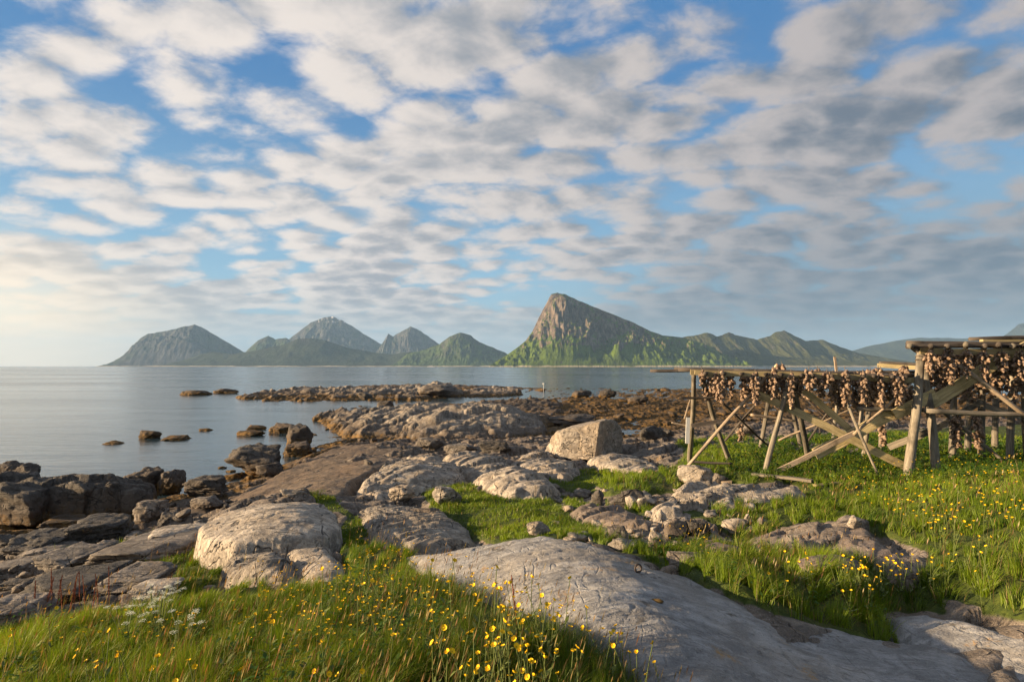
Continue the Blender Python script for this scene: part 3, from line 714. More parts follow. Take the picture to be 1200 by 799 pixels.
mountain('mountain', 'tall far mountain with snow patches', [(295,428),(320,412),(340,397),(352,388),(365,378),(378,372),(390,371),(402,376),(412,381),(425,390),(445,402),(465,412),(500,428)], 7900, 500, M_FAR, seed=13, gull=.38, front=.8)
mountain('mountain', 'far twin topped mountain', [(430,428),(447,402),(454,391),(460,394),(468,389),(481,383),(490,386),(502,394),(515,403),(540,428)], 7400, 420, M_FAR, seed=15, gull=.38, front=.9)
mountain('mountain', 'small far green peak', [(270,428),(290,410),(303,398),(313,393),(322,397),(335,396),(345,402),(360,415),(380,428)], 7000, 500, M_FARG, seed=17)
mountain('hills', 'low dark foothills', [(185,428.8),(205,424),(235,414),(250,412),(275,415),(310,409),(335,403),(350,397),(365,396),(385,400),(410,408),(440,413),(460,415),(480,412),(510,414),(560,422),(600,428.8)], 5600, 420, M_LOW, seed=19, gull=.25)
mountain('mountain', 'green rounded mountain', [(462,428.7),(478,414),(495,410),(515,403),(528,394),(540,390),(552,393),(562,401),(580,408),(592,413),(615,428.7)], 5400, 480, M_FARG, seed=21, gull=.35)
mountain('mountain', 'steep peak with lit left flank', [(570,429),(580,424.5),(592,417),(604,409),(616,399),(624,388),(632,371),(640,356),(646,345),(653,342.5),(663,345),(676,351),(700,361),(722,370),(744,379),(762,388),(776,393),(800,395),(830,404),(870,429)], 3600, 300, M_PEAK, seed=23, gull=.75, front=.72, nx=760, ny=260, rough=.012, ribs=7, skew=-.8)
mountain('hills', 'hills right of the steep peak', [(740,429),(765,405),(790,397),(808,394),(828,390),(840,394),(857,389),(872,392),(890,397),(908,391),(923,387),(938,394),(950,398),(968,398),(985,406),(1005,414),(1040,421),(1080,429)], 4300, 500, M_HILL, seed=25, gull=.28, nx=600, ny=180, rough=.05, ribs=14)
mountain('hills', 'low sunlit knolls on the far shore', [(765,429),(780,424),(800,417),(820,412),(835,410),(850,414),(862,408),(880,412),(905,417),(940,420),(1000,424),(1060,429)], 3700, 260, M_HILL, seed=27, gull=.3, nx=500, ny=120, rough=.06, ribs=16)
mountain('mountain', 'long far ridge at the right', [(960,428.8),(990,413),(1015,406),(1045,400),(1075,396),(1110,396),(1150,397),(1180,395),(1230,392),(1290,400),(1380,428.8)], 7000, 900, M_LOW, seed=29, gull=.25)
mountain('mountain', 'far dark summit at the right edge', [(1130,428.8),(1160,398),(1180,388),(1190,381),(1200,378),(1215,384),(1240,390),(1300,428.8)], 7800, 900, M_LOW, seed=31)

# ------------------------------------------------------------------ wood
def wood_mat(name, c1, c2, ax=(1, 1, 12)):
    T = NT(name); tc = T.n('ShaderNodeTexCoord'); p = tc.outputs['Object']; uv = T.n('ShaderNodeAttribute', attribute_name='grain').outputs['Vector']
    n = T.noise(T.mapv(uv, (1, 1, 1)), 3, 5, .65, .5); n2 = T.noise(p, 1.7, 4, .6); info = T.n('ShaderNodeObjectInfo')
    c = T.mix(T.ramp(n, .35, .65), c1, c2); c = T.mix(T.ramp(n2, .48, .66, 0, .7), c, tuple(x*.38 for x in c1)); c = T.mix(T.ramp(T.noise(T.mapv(uv, (1, 1, .3)), 9, 3, .7), .56, .64, 0, .7), c, (.05, .045, .04))
    h = T.n('ShaderNodeHueSaturation'); T.l(c, h.inputs['Color']); T.l(T.math('MULTIPLY_ADD', info.outputs['Random'], .5, .75), h.inputs['Value'])
    return T.done(T.princ(h.outputs[0], .85, T.bump(n, .6, .02), .2).outputs[0])
M_POST = wood_mat('weathered_log', (.13, .115, .09), (.26, .23, .18))
M_PLANK = wood_mat('sawn_plank', (.32, .26, .13), (.50, .41, .23))
M_POLE = wood_mat('dark_pole', (.055, .045, .038), (.14, .12, .10))
M_LIGHT = wood_mat('pale_pole', (.30, .23, .16), (.46, .37, .27))
def log_part(name, a, b, r0, r1, mat, parent, seg=12, flat=None, seed=0, rings=14, bend=.035):
    a, b = np.array(a, float), np.array(b, float); d = b-a; L = np.linalg.norm(d); d /= L
    up = np.array([0, 0, 1.0]) if abs(d[2]) < .9 else np.array([0, 1.0, 0])
    s = np.cross(d, up); s /= np.linalg.norm(s); w = np.cross(s, d)
    V, G = [], []
    rg = np.random.default_rng(seed+int(abs(a[0]*100)))
    ph = rg.uniform(0, 6, 2)
    for i in range(rings+1):
        t = i/rings; c = a+d*L*t+s*bend*L*.25*math.sin(t*3+ph[0])*(t*(1-t)*4)+w*bend*L*.2*math.sin(t*4+ph[1])*(t*(1-t)*4)
        rr = r0+(r1-r0)*t
        for j in range(seg):
            an = 2*math.pi*(j+.5)/seg
            if flat:
                cs, sn = math.cos(an), math.sin(an); k = 1/max(abs(cs), abs(sn)); q = .96
                p = c+s*cs*k*flat[0]/2*q+w*sn*k*flat[1]/2*q
                V.append(p)
            else:
                kn = 1+.07*math.sin(3*an+t*5+ph[0])+.05*math.sin(5*an+t*9+ph[1])+rg.uniform(-.03, .03)
                V.append(c+(s*math.cos(an)+w*math.sin(an))*rr*kn)
            G.append((math.cos(an)*1.2+ph[0], math.sin(an)*1.2+ph[1], t*L*.5))
    n0 = len(V); V.append(a); V.append(b); G += [(0, 0, 9), (1, 0, 9)]
    Q = [(i*seg+j, i*seg+(j+1) % seg, (i+1)*seg+(j+1) % seg, (i+1)*seg+j) for i in range(rings) for j in range(seg)]
    Tt = [(n0, (j+1) % seg, j) for j in range(seg)]+[(n0+1, rings*seg+j, rings*seg+(j+1) % seg) for j in range(seg)]
    o0 = np.array(parent.location) if parent is not None else np.zeros(3)
    me = mesh_np(name, np.array(V)-o0, quads=Q, tris=Tt, smooth=not flat)
    at = me.attributes.new('grain', 'FLOAT_VECTOR', 'POINT'); at.data.foreach_set('vector', np.array(G, np.float32).ravel())
    return link(name, me, mat, parent)
def leg(rack, foot, top, Yt=None, r=.055, name='post', mat=None, flat=None, sink=.15):
    f = hit(*foot); t = pd(top[0], top[1], Yt if Yt else f[1]); d = t-f; d /= np.linalg.norm(d)
    if f[1] < 14.5:
        for q in ((.16, .24) if r < .07 else (.12, .22, .30)):
            log_part('lashing', t-d*q, t-d*(q-.035), r*.95+.012, r*.95+.012, M_POLE, rack, rings=2, bend=0)
    return log_part(name, f-d*sink, t, r*1.1, r*.9, mat or M_POST, rack, flat=flat)
def bar(rack, p, Yp, q, Yq, r=.035, name='brace', mat=None, flat=None):
    return log_part(name, pd(p[0], p[1], Yp), pd(q[0], q[1], Yq), r, r*.85, mat or M_POST, rack, flat=flat)

YA = float(hit(897, 553)[1]); YB = float(hit(1064, 556)[1])
print('rack depths', YA, YB, hit(808, 545), hit(890, 528))
low = empty('drying_rack', tuple(pd(945, 545, YA)))
tag(low, 'lower wooden fish drying rack of leaning posts, the one at left nearer the bay', 'drying rack')
# near line
def ya(u): return YA+.05+(YB-YA)*(u-897)/170.0
leg(low, (808,545), (813,437), ya(810)); leg(low, (856,543), (821,438), ya(822)+.1)
leg(low, (897,553), (924,446), ya(924), r=.054); leg(low, (948,546), (929,446), ya(929)+.15, r=.06)
# far lines
for f, t in (((890,528),(905,449)), ((939,524),(922,450)), ((977,515),(983,450)), ((1006,523),(1014,447)), ((1012,538),(1020,447)), ((1032,530),(1036,447))): leg(low, f, t, r=.06)
bar(low, (809,436), ya(809)-.08, (1078,446), ya(1078)-.05, name='beam', mat=M_PLANK, flat=(.05, .125))
bar(low, (814,436), ya(814)-.16, (850,443), ya(850)-.14, name='beam', mat=M_PLANK, flat=(.04, .10))
bar(low, (905,449), 17.6, (1050,447), 17.0, name='beam', mat=M_POST, flat=(.06, .16))
bar(low, (806,546), ya(806)-.15, (902,437), ya(902)-.15, r=.035, mat=M_LIGHT)
bar(low, (884,460), ya(884)+.12, (1090,560), ya(1090)+.12, mat=M_PLANK, flat=(.045, .17))
bar(low, (906,554), ya(906)-.2, (1002,507), ya(1002)-.1, mat=M_LIGHT, flat=(.045, .10))
bar(low, (955,532), ya(955)+.25, (1048,483), ya(1048)+.25, mat=M_PLANK, flat=(.045, .26))
bar(low, (1000,509), ya(1000)-.12, (1067,451), ya(1067)-.12, r=.03, mat=M_LIGHT)
bar(low, (942,457), ya(942)+.5, (1008,514), ya(1000)+.3, mat=M_PLANK, flat=(.045, .15))
bar(low, (992,470), ya(992)-.1, (1029,557), ya(1029)-.3, r=.03, mat=M_RED if False else M_POST)
bar(low, (836,462), 14.4, (902,524), 15.8, r=.03, mat=M_POLE); bar(low, (850,516), 15.6, (906,449), 14.2, r=.03, mat=M_POLE)
bar(low, (880,486), 15.8, (931,493), 15.8, r=.035, mat=M_LIGHT); bar(low, (912,516), 15.0, (998,479), 14.4, r=.028, mat=M_LIGHT)
bar(low, (938,460), 17, (990,510), 17, r=.03, mat=M_POLE); bar(low, (945,520), 17, (990,455), 16, r=.03, mat=M_POLE)
bar(low, (796,466), ya(796)+.15, (842,466), ya(842)+.2, r=.028, mat=M_POLE, name='rail')
bar(low, (810,499), ya(810)+.12, (846,493), ya(846)+.15, r=.03, mat=M_POLE, name='rail', flat=(.04, .09))
bar(low, (787,495), ya(787)-.1, (806,499), ya(806)-.1, r=.02, mat=M_LIGHT, name='rail')
bar(low, (802,491), ya(802)-.12, (809,468), ya(809)-.1, r=.018, mat=M_LIGHT, name='rail')
bar(low, (806,541), ya(806)+.1, (858,543), ya(858)+.1, r=.028, mat=M_POLE, name='rail')
Tw = NT('white_board_paint'); M_WHITE = Tw.done(Tw.princ(Tw.mix(Tw.ramp(Tw.noise(Tw.n('ShaderNodeNewGeometry').outputs['Position'], 6, 4, .7), .5, .7, 0, .3), (.62, .62, .58), (.35, .33, .3)), .7).outputs[0])
log_part('marker_board', pd(805.5, 519.5, ya(805)-.13), pd(806.5, 489, ya(806)-.13), .05, .05, M_WHITE, low, flat=(.09, .02), bend=0)
# top poles: some along, many across
bar(low, (762,434.5), ya(762)+.6, (905,434), ya(905)+.5, r=.035, name='pole', mat=M_POLE); bar(low, (795,433), ya(795)+.05, (1000,438), ya(1000), r=.04, name='pole', mat=M_POLE)
bar(low, (790,432.5), ya(790)+1.2, (1078,436), ya(1078)+1.0, r=.04, name='pole', mat=M_POLE); bar(low, (860,434.5), ya(860)+.05, (1076,440), ya(1076), r=.042, name='pole', mat=M_POLE)
for i, u in enumerate((826, 847, 868, 897, 915, 939, 952, 975, 994, 1012, 1024, 1046, 1062)):
    p = pd(u, 437.0+(u-810)*.018, ya(u)-.32); q = np.array([p[0]+(17.5-p[1])*.56, 17.5, p[2]-.03]); log_part('pole', p, q, .038, .03, M_POLE, low, seed=i, bend=.01)
log_part('stake', pd(981, 442, ya(981)+.2), pd(978, 418, ya(978)+.25), .025, .025, M_LIGHT, low, flat=(.05, .03))

tall = empty('drying_rack', tuple(pd(1120, 545, YB)))
tag(tall, 'taller wooden fish drying rack at the right edge, on thick posts', 'drying rack')
leg(tall, (1064,557), (1080,407), YB, r=.085); leg(tall, (1097,553), (1081,415), YB+.35, r=.08)
for f, t in (((1184,541),(1187,412)), ((1116,537),(1119,412)), ((1150,535),(1152,415)), ((1205,541),(1200,412)), ((1134,530),(1136,420)), ((1240,545),(1240,412)), ((1166,528),(1168,420))): leg(tall, f, t, r=.075)
bar(tall, (1078,411), YB-.1, (1330,412), YB-.3, name='beam', mat=M_PLANK, flat=(.05, .13))
bar(tall, (1083,416), 16.0, (1300,414), 16.0, name='beam', mat=M_PLANK, flat=(.06, .16))
bar(tall, (1092,472), YB+.14, (1176,419), YB+.1, mat=M_PLANK, flat=(.05, .27))
bar(tall, (1176,419), YB+.18, (1230,390), YB+.3, mat=M_PLANK, flat=(.05, .2))
bar(tall, (1124,428), YB-.2, (1215,497), YB-.2, r=.05, mat=M_LIGHT)
bar(tall, (1005,479), YB+.3, (1100,481), YB+.22, r=.05, name='rail', mat=M_POST)
bar(tall, (1084,481), YB-.14, (1320,489), YB-.2, r=.055, name='rail', mat=M_POST)
bar(tall, (1048,486), YB+.2, (1096,461), YB+.14, name='brace', mat=M_PLANK, flat=(.05, .24))
bar(tall, (1041,524), 14.2, (1102,500), 13.6, mat=M_POST, flat=(.05, .16)); bar(tall, (1100,478), 13.6, (1176,540), 13.4, r=.045)
bar(tall, (1100,500), 14, (1150,470), 14, mat=M_POST, flat=(.05, .15)); bar(tall, (1138,470), 15, (1230,500), 15, mat=M_POST, flat=(.05, .15))
bar(tall, (1063,406), YB-.05, (1330,404), YB-.1, r=.055, name='pole', mat=M_POLE); bar(tall, (1063,402), YB+.5, (1300,399), YB+.6, r=.05, name='pole', mat=M_POLE)
bar(tall, (1136,397.5), YB+1.5, (1330,394), YB+1.5, r=.045, name='pole', mat=M_POLE)
bar(tall, (1150,399), YB-.2, (1300,397), YB-.2, r=.03, name='pole', mat=M_PLANK, flat=(.1, .05))
for i, u in enumerate((1066, 1091, 1110, 1132, 1154, 1171, 1187, 1203, 1222)):
    p = pd(u, 405 if i not in (3, 5, 8) else 403, YB-.42); q = np.array([p[0]+(16.5-p[1])*.80, 16.5, p[2]-.25]); log_part('pole', p, q, .05, .04, M_POLE if i % 3 else M_POST, tall, seed=30+i, bend=.01)
# mid rack part behind the join
bar(low, (1028,428), 19, (1078,431), 18.5, name='beam', mat=M_PLANK, flat=(.06, .14)); bar(low, (1030,425), 19, (1078,427), 18.5, r=.05, name='pole', mat=M_POLE)

# ------------------------------------------------------------------ stockfish heads
T = NT('dried_fish_skin'); tc = T.n('ShaderNodeTexCoord').outputs['Object']; info = T.n('ShaderNodeObjectInfo')
n = T.noise(tc, 22, 4, .6)
cA = T.mix(info.outputs['Random'], (.055, .034, .022), (.19, .13, .085)); c = T.mix(T.ramp(n, .5, .7), cA, (.42, .30, .215))
c = T.mix(T.ramp(n, .4, .3, 0, .7), c, (.05, .028, .018))
M_FISH = T.done(T.princ(c, .6, T.bump(n, .6, .02), .35).outputs[0])
T = NT('dried_flesh'); M_FLESH = T.done(T.princ(T.mix(T.ramp(T.noise(T.n('ShaderNodeTexCoord').outputs['Object'], 30, 3, .6), .4, .6), (.38, .26, .15), (.62, .48, .33)), .7).outputs[0])
T = NT('cord'); M_CORD = T.done(T.princ((.12, .10, .08), .9).outputs[0])
def head_mesh(seed):
    """dried cod head: pointed snout, gill flare, hollow neck"""
    rg = np.random.default_rng(seed); V = []; seg = 10
    prof = [(0, .12), (.12, .42), (.3, .72), (.55, .98), (.8, 1.1), (1.0, .95), (.86, .6), (.62, .3)]
    for i, (t, r) in enumerate(prof):
        for j in range(seg):
            a = 2*math.pi*j/seg; rr = r*(1+.18*math.sin(a*2+seed)+rg.uniform(-.12, .12))
            V.append((math.cos(a)*rr*.036, math.sin(a)*rr*.048, -.06+t*.12))
    Q = [(i*seg+j, i*seg+(j+1) % seg, (i+1)*seg+(j+1) % seg, (i+1)*seg+j) for i in range(len(prof)-1) for j in range(seg)]
    n0 = len(V); V.append((0, 0, -.068)); V.append((0, 0, .0))
    Tt = [(n0, (j+1) % seg, j) for j in range(seg)]+[(n0+1, 7*seg+j, 7*seg+(j+1) % seg) for j in range(seg)]
    me = mesh_np('fish_head', V, quads=Q, tris=Tt); me.materials.append(M_FISH); me.materials.append(M_FLESH)
    mi = np.zeros(len(me.polygons), np.int32); mi[5*seg:7*seg] = 1; mi[len(Q)+seg:] = 1; me.polygons.foreach_set('material_index', mi); return me
HM = [head_mesh(i) for i in range(6)]
brg = np.random.default_rng(5)
def bunch(p, L, w, n, label, group, scale=1.0):
    root = empty('fish_head_bunch', tuple(p)); tag(root, label, 'dried fish', group)
    log_part('cord', np.array(p)+[0, 0, .1], np.array(p)-[0, 0, L*.9], .008, .008, M_CORD, root, seg=5, rings=3, bend=0)
    for i in range(n):
        t = (i+.5)/n; a = i*2.4+brg.uniform(-.4, .4); rr = w*math.sqrt(brg.uniform(.25, 1))*(1-.55*max(0, t-.6)/.4)*(.55+.45*min(1, t*4))
        o = bpy.data.objects.new('fish_head', HM[i % 6]); COL.objects.link(o); o.parent = root
        o.location = (math.cos(a)*rr, math.sin(a)*rr*.9, -L*t+brg.uniform(-.03, .03)); s = scale*brg.uniform(.65, 1.35); o.scale = (s, s, s)
        d = Vector((math.cos(a), math.sin(a), -.9+brg.uniform(-.6, .8))); o.rotation_euler = d.to_track_quat('-Z', 'Y').to_euler()
    return root
GA, GB = 'fish head bunches on the lower rack', 'fish head bunches in the taller rack'
def hang(u, v0, v1, Y, wpx, n, label, group, sc_=1.0):
    p = pd(u, v0, Y); L = (v1-v0)*Y/FPX; bunch(p, L, wpx*.5*Y/FPX*.8, n, label, group, sc_)
LA = 'bunch of dried brown fish heads hanging under the lower rack'
NL = {829: 'thin short bunch of fish heads at the far left end of the lower rack', 843: 'small pointed bunch of fish heads just inside the left leaning posts', 929: 'thick bunch of fish heads tied at the top of the middle post', 984: 'longest bunch of fish heads right of the middle post', 1064: 'bunch of fish heads next to the thick join post, under the lower rack'}
pu = [822,829,840,852,865,880,893,905,915,930,941,952,963,974,984,992,1004,1014,1026,1050,1066]; pv = [462,470,474,460,472,475,462,470,474,473,455,462,467,463,488,470,480,478,470,477,482]
us_ = sorted(list(range(822, 1060, 7))+[1064]); us_ = [829 if u == 829 else u for u in us_]
for i, u in enumerate(us_):
    lab = NL.get(u) or (NL[984] if u == 983 else None); b_ = float(np.interp(u, pu, pv))+(i*29 % 19)-11
    if lab is None and u == 927: lab = NL[929]
    if i in (6, 17, 25): continue
    hang(u, 439-(4 if i % 3 == 0 else 0)+(i % 2)*3, b_, ya(u)+(-.22, .3, .6)[i % 3], (9, 17, 12, 20, 14)[i % 5], int((b_-436)*(.7, 1.3, .9, 1.4, 1.0)[i % 5]), lab or LA, None if lab else GA, .74)
for i, u in enumerate((845, 880, 896, 920, 935, 946, 960, 990, 1008, 1030, 1045, 1058)): hang(u, 440, 460+i % 3*3, ya(u)+2+i % 3*.8, 18, 16, 'bunch of dried fish heads deeper inside the lower rack', 'fish head bunches deeper in the lower rack')
for u, v in ((910, 431), (916, 430), (1020, 436), (1029, 433), (1060, 433), (958, 434)):
    bunch(pd(u, v, ya(u)+.3), .1, .09, 6, 'small heap of fish heads lying on top of the lower rack poles', 'fish heads on top of the lower rack')
hang(868, 498, 517, 15.3, 9, 10, 'lone small bunch of fish heads dangling low in the lower rack', None)
tu = [1088,1094,1108,1121,1140,1150,1168,1184,1199,1220]; tv = [440,447,452,438,442,446,438,436,446,444]
for i, u in enumerate(range(1090, 1222, 7)):
    b_ = float(np.interp(u, tu, tv))+(i*31 % 9)-4; lab = {1111: 'large bunch of fish heads left of the pale brace top in the taller rack', 1181: 'bunch of fish heads above the wide brace, near the right edge'}.get(u)
    hang(u, 412+(i % 3)*2, b_, YB+(-.25, .35, .6)[i % 3], 15+(i*13) % 6, int((b_-410)*.95), lab or 'bunch of dried fish heads under the front beam of the taller rack', None if lab else GB, .78)
for i in range(34):
    u = 1090+(i*37) % 125; hang(u, 418+(i % 3)*6, 452+(i*7) % 22, YB+1.0+(i % 6)*.55, 20, 18, 'bunch of dried fish heads in the dark inside of the taller rack', 'fish head bunches inside the taller rack')
hang(1121,488,523,YB+.6,15,34,'left one of two long strings of fish heads below the rail',None); hang(1144,488,524,YB+.5,14,32,'right one of two long strings of fish heads below the rail',None)
hang(1034,494,522,14.5,9,16,'thin string of fish heads hanging low behind the crossed braces',None)

# ------------------------------------------------------------------ small things
# iron mooring ring in the huge slab
def slab_z(x, y, k=0): return float(FOOT[k][1](np.array([x]), np.array([y]))[0])
T = NT('rusted_iron'); M_IRON = T.done(T.princ(T.mix(T.noise(T.n('ShaderNodeNewGeometry').outputs['Position'], 60, 3), (.012, .010, .009), (.05, .028, .015)), .6, spec=.5).outputs[0])
bpy.ops.mesh.primitive_torus_add(major_radius=.030, minor_radius=.007, major_segments=28, minor_segments=10)
ring = bpy.context.object; ring.name = 'mooring_ring'; p = pz(748, 673, 2.58)
deps = bpy.context.evaluated_depsgraph_get(); s_ob = [o for o in bpy.data.objects if o.name == 'bedrock_slab'][0]
def slab_hit(x, y):
    ok, loc, nn, ii = s_ob.ray_cast(Vector((x, y, 9))-s_ob.location, Vector((0, 0, -1))); return (loc.z+s_ob.location.z) if ok else 2.5
rz_ = slab_hit(p[0], p[1]); ring.location = (p[0], p[1], rz_+.034); ring.rotation_euler = (R(84), 0, R(28)); ring.data.materials.append(M_IRON)
for f in ring.data.polygons: f.use_smooth = True
ring.data.name = 'ring'
tag(ring, 'small black iron mooring ring standing up from the huge slab', 'ring')
log_part('bolt', (0, -.045, 0), (0, -.018, 0), .011, .010, M_IRON, None, seg=8, rings=2, bend=0).parent = ring
# brown lump of moss on slab
q = pz(772, 709, 2.6); me = stone_mesh('moss_cushion', 900, 3, rough=.1); o = link('moss_cushion', me, None, loc=(q[0], q[1], slab_hit(q[0], q[1])+.004)); o.scale = (.05, .035, .014)
T = NT('moss'); M_MOSS = T.done(T.princ(T.mix(T.noise(T.n('ShaderNodeNewGeometry').outputs['Position'], 50, 4), (.05, .03, .01), (.16, .10, .03)), 1).outputs[0]); me.materials.append(M_MOSS)
tag(o, 'small brown cushion of moss on the bare huge slab', 'moss')
# sea marker
mk = empty('sea_marker', tuple(pz(637, 459, 0))); tag(mk, 'thin white marker pole with a round top standing in the sea', 'marker')
mp = np.array(mk.location); log_part('pole', mp+[0, 0, -.5], mp+[0, 0, 1.2], .035, .03, M_WHITE, mk, bend=0)
me = stone_mesh('top_ball', 3, 3, planes=[(1,0,0,1),(-1,0,0,1),(0,1,0,1),(0,-1,0,1),(0,0,1,1),(0,0,-1,1)], soft=4, rough=0, layer=0); o = link('top_ball', me, M_WHITE, mk, loc=(0, 0, 1.3)); o.scale = (.14, .14, .16)
# far ferry
fb = pd(506, 428.6, 3000); fy = empty('boat', (fb[0], fb[1], 0)); tag(fy, 'tiny pale boat far off under the green rounded mountain', 'boat')
def prism(name, outline, z0, z1, mat, parent, top=1.0):
    n = len(outline); V = [(x, y, z0) for x, y in outline]+[(x*top, y*top, z1) for x, y in outline]
    me = bpy.data.meshes.new(name); me.from_pydata(V, [], [tuple(range(n))[::-1], tuple(range(n, 2*n))]+[(i, (i+1) % n, n+(i+1) % n, n+i) for i in range(n)]); me.update()
    return link(name, me, mat, parent)
T = NT('pale_hull'); M_HULL = T.done(T.princ((.62, .58, .52), .5).outputs[0]); T = NT('dark_glass'); M_GL = T.done(T.princ((.03, .035, .04), .2).outputs[0])
prism('hull', [(-24,-4),(16,-5),(25,0),(16,5),(-24,4)], -1, 4, M_HULL, fy, 1.05); cb = prism('cabin', [(-16,-3.5),(6,-3.5),(8,0),(6,3.5),(-16,3.5)], 4, 8, M_HULL, fy, .95)
prism('window_band', [(-15,-3.7),(5,-3.7),(5,3.7),(-15,3.7)], 5.5, 6.7, M_GL, cb)
# driftwood
def drift(a, b, r, label, mat, flat=None):
    A, Bq = hit(*a), hit(*b); A[2] += r*.8; Bq[2] += r*.8
    m = (A+Bq)/2; e = bpy.data.objects.new('tmp', None); e.location = tuple(m)
    o = log_part('driftwood_board', A, Bq, r, r*.8, mat, None, flat=flat, bend=.03)
    tag(o, label, 'board')
drift((812,566), (858,567), .035, 'short pale board lying beside the pointed boulder', M_LIGHT, (.12, .04))
drift((882,558), (952,566), .05, 'grey weathered board lying in grass before the middle post', M_POST, (.14, .05))
drift((955,571), (985,568), .04, 'short orange tinted board half hidden in the grassy bank', M_PLANK, (.12, .04))

# ------------------------------------------------------------------ grass
def slab_cover(x, y):
    m = np.zeros(x.shape, bool)
    for poly, fit, jag in FOOT:
        P = np.array(poly); x0, y0 = P.min(0)-.1; x1, y1 = P.max(0)+.1
        s = np.where((x > x0) & (x < x1) & (y > y0) & (y < y1))[0]
        if len(s): m[s] |= (poly_dist(x[s], y[s], poly) > -.03) & (fit(x[s], y[s])+.03 > gz(x[s], y[s]))
    return m
def turf_points(n, r0, r1, rg, t0=-54, t1=62, power=0.0):
    t = R(1)*rg.uniform(t0, t1, n); l = rg.uniform(math.log(r0), math.log(r1), n); r = np.exp(l)
    x, y = r*np.sin(t), r*np.cos(t)
    k = gturf(x, y) > .5; x, y = x[k], y[k]
    k = ~slab_cover(x, y); return x[k], y[k]
def blades(x, y, z, L, W, lean, ldir, col, segs, rg, curve=.6):
    n = len(x); a = rg.uniform(0, 2*math.pi, n); wx_, wy_ = np.cos(a), np.sin(a)
    dx, dy = np.cos(ldir)*lean, np.sin(ldir)*lean
    V = np.zeros((n, segs*2+1, 3)); C = np.zeros((n, segs*2+1, 3))
    for i in range(segs+1):
        t = i/segs; hx = L*(t*.25+.75*t**2)*1.0; up = L*(t-curve*.45*lean*t*t)
        cx, cy, cz = x+dx*hx, y+dy*hx, z+up
        w = W*(1-t)**.6*.5 if i < segs else 0*W
        shade = (.72+.45*t)
        if i < segs:
            V[:, 2*i] = np.c_[cx-wx_*w, cy-wy_*w, cz]; V[:, 2*i+1] = np.c_[cx+wx_*w, cy+wy_*w, cz]; C[:, 2*i] = col*(shade if False else 1); C[:, 2*i+1] = col
        else: V[:, 2*i] = np.c_[cx, cy, cz]; C[:, 2*i] = col
    b = (np.arange(n)*(segs*2+1))[:, None]
    Q = np.concatenate([b+np.array([2*i, 2*i+1, 2*i+3, 2*i+2]) for i in range(segs-1)], 0) if segs > 1 else np.zeros((0, 4), int)
    Tt = b+np.array([2*segs-2, 2*segs-1, 2*segs])
    return V.reshape(-1, 3), C.reshape(-1, 3), Q, Tt
T = NT('grass_blades'); at = T.n('ShaderNodeAttribute', attribute_name='tint').outputs['Color']
d1 = T.n('ShaderNodeBsdfDiffuse'); T.l(at, d1.inputs[0]); t1 = T.n('ShaderNodeBsdfTranslucent'); T.l(T.mix(1.0, at, (1.0, .95, .55), 'MULTIPLY'), t1.inputs[0])
gl = T.n('ShaderNodeBsdfGlossy'); gl.inputs[1].default_value = .45; gl.inputs[0].default_value = (.5, .5, .4, 1)
m1 = T.n('ShaderNodeMixShader'); m1.inputs[0].default_value = .42; T.l(d1.outputs[0], m1.inputs[1]); T.l(t1.outputs[0], m1.inputs[2])
m2 = T.n('ShaderNodeMixShader'); m2.inputs[0].default_value = .04; T.l(m1.outputs[0], m2.inputs[1]); T.l(gl.outputs[0], m2.inputs[2])
M_GRASS = T.done(m2.outputs[0])
grg = np.random.default_rng(77)
def grass_layer(n, r0, r1, Lf, Wk, wmin, segs, dry=.08, keepf=None, colf=1.0):
    x, y = turf_points(n, r0, r1, grg)
    clump = fbm2(x*3.1, y*3.1, 2, 201); big = fbm2(x*.7, y*.7, 3, 203)
    # gather into tufts
    u0_, v0_ = proj(x, y, 1.7+0*x); cell = np.where((u0_ < 700) & (v0_ < 640), .12, .14+.012*np.hypot(x, y)); qx, qy = np.floor(x/cell), np.floor(y/cell); z0 = np.zeros_like(qx)
    cx, cy = (qx+_h(qx, qy, z0, 5))*cell, (qy+_h(qx, qy, z0+1, 5))*cell; pull = np.where((u0_ < 700) & (v0_ < 640), .1, .42)
    ox, oy = x-cx, y-cy; x = x-ox*pull; y = y-oy*pull
    z = gz(x, y); d = np.hypot(x, y)
    k = (grg.uniform(size=len(x)) < np.clip(.85+clump*.8, .25, 1)) & ~slab_cover(x, y) & (gturf(x, y) > .5)
    x, y, z, d, ox, oy, clump, big = [q[k] for q in (x, y, z, d, ox, oy, clump, big)]
    qh = _h(np.floor(x/.5), np.floor(y/.5), np.zeros(len(x)), 9)
    L = Lf(x, y, d)*(1+.65*clump+.5*big)*grg.uniform(.5, 1.3, len(x))
    W = np.maximum(wmin, d*Wk)*grg.uniform(.7, 1.3, len(x))
    ldir = np.arctan2(oy, ox)+grg.normal(size=len(x))*.5; wdx = np.cos(ldir)*.55+.42; wdy = np.sin(ldir)*.55+.1
    lean = np.hypot(wdx, wdy)*grg.uniform(.35, 1.25, len(x)); ldir = np.arctan2(wdy, wdx)
    f = np.clip(.5+.5*fbm2(x*1.1, y*1.1, 3, 205)+grg.normal(size=len(x))*.18, 0, 1)[:, None]
    col = np.array([.038, .088, .006])*(1-f)+np.array([.205, .285, .012])*f
    dr = (grg.uniform(size=len(x)) < dry*(1+1.5*np.clip(big, -.5, 1)))[:, None]; col = np.where(dr, np.array([.24, .17, .07])*grg.uniform(.6, 1.2, (len(x), 1)), col)
    return blades(x, y, z-.01, L, W, lean, ldir, col*colf, segs, grg)
def Lnear(x, y, d): return .155+0*x
def Lfar(x, y, d):
    u, v = proj(x, y, gz(x, y))
    hollow = (u < 700) & (v < 640)
    return np.where(hollow, .075, np.interp(d, [5, 9, 14], [.13, .115, .15]))+0*x
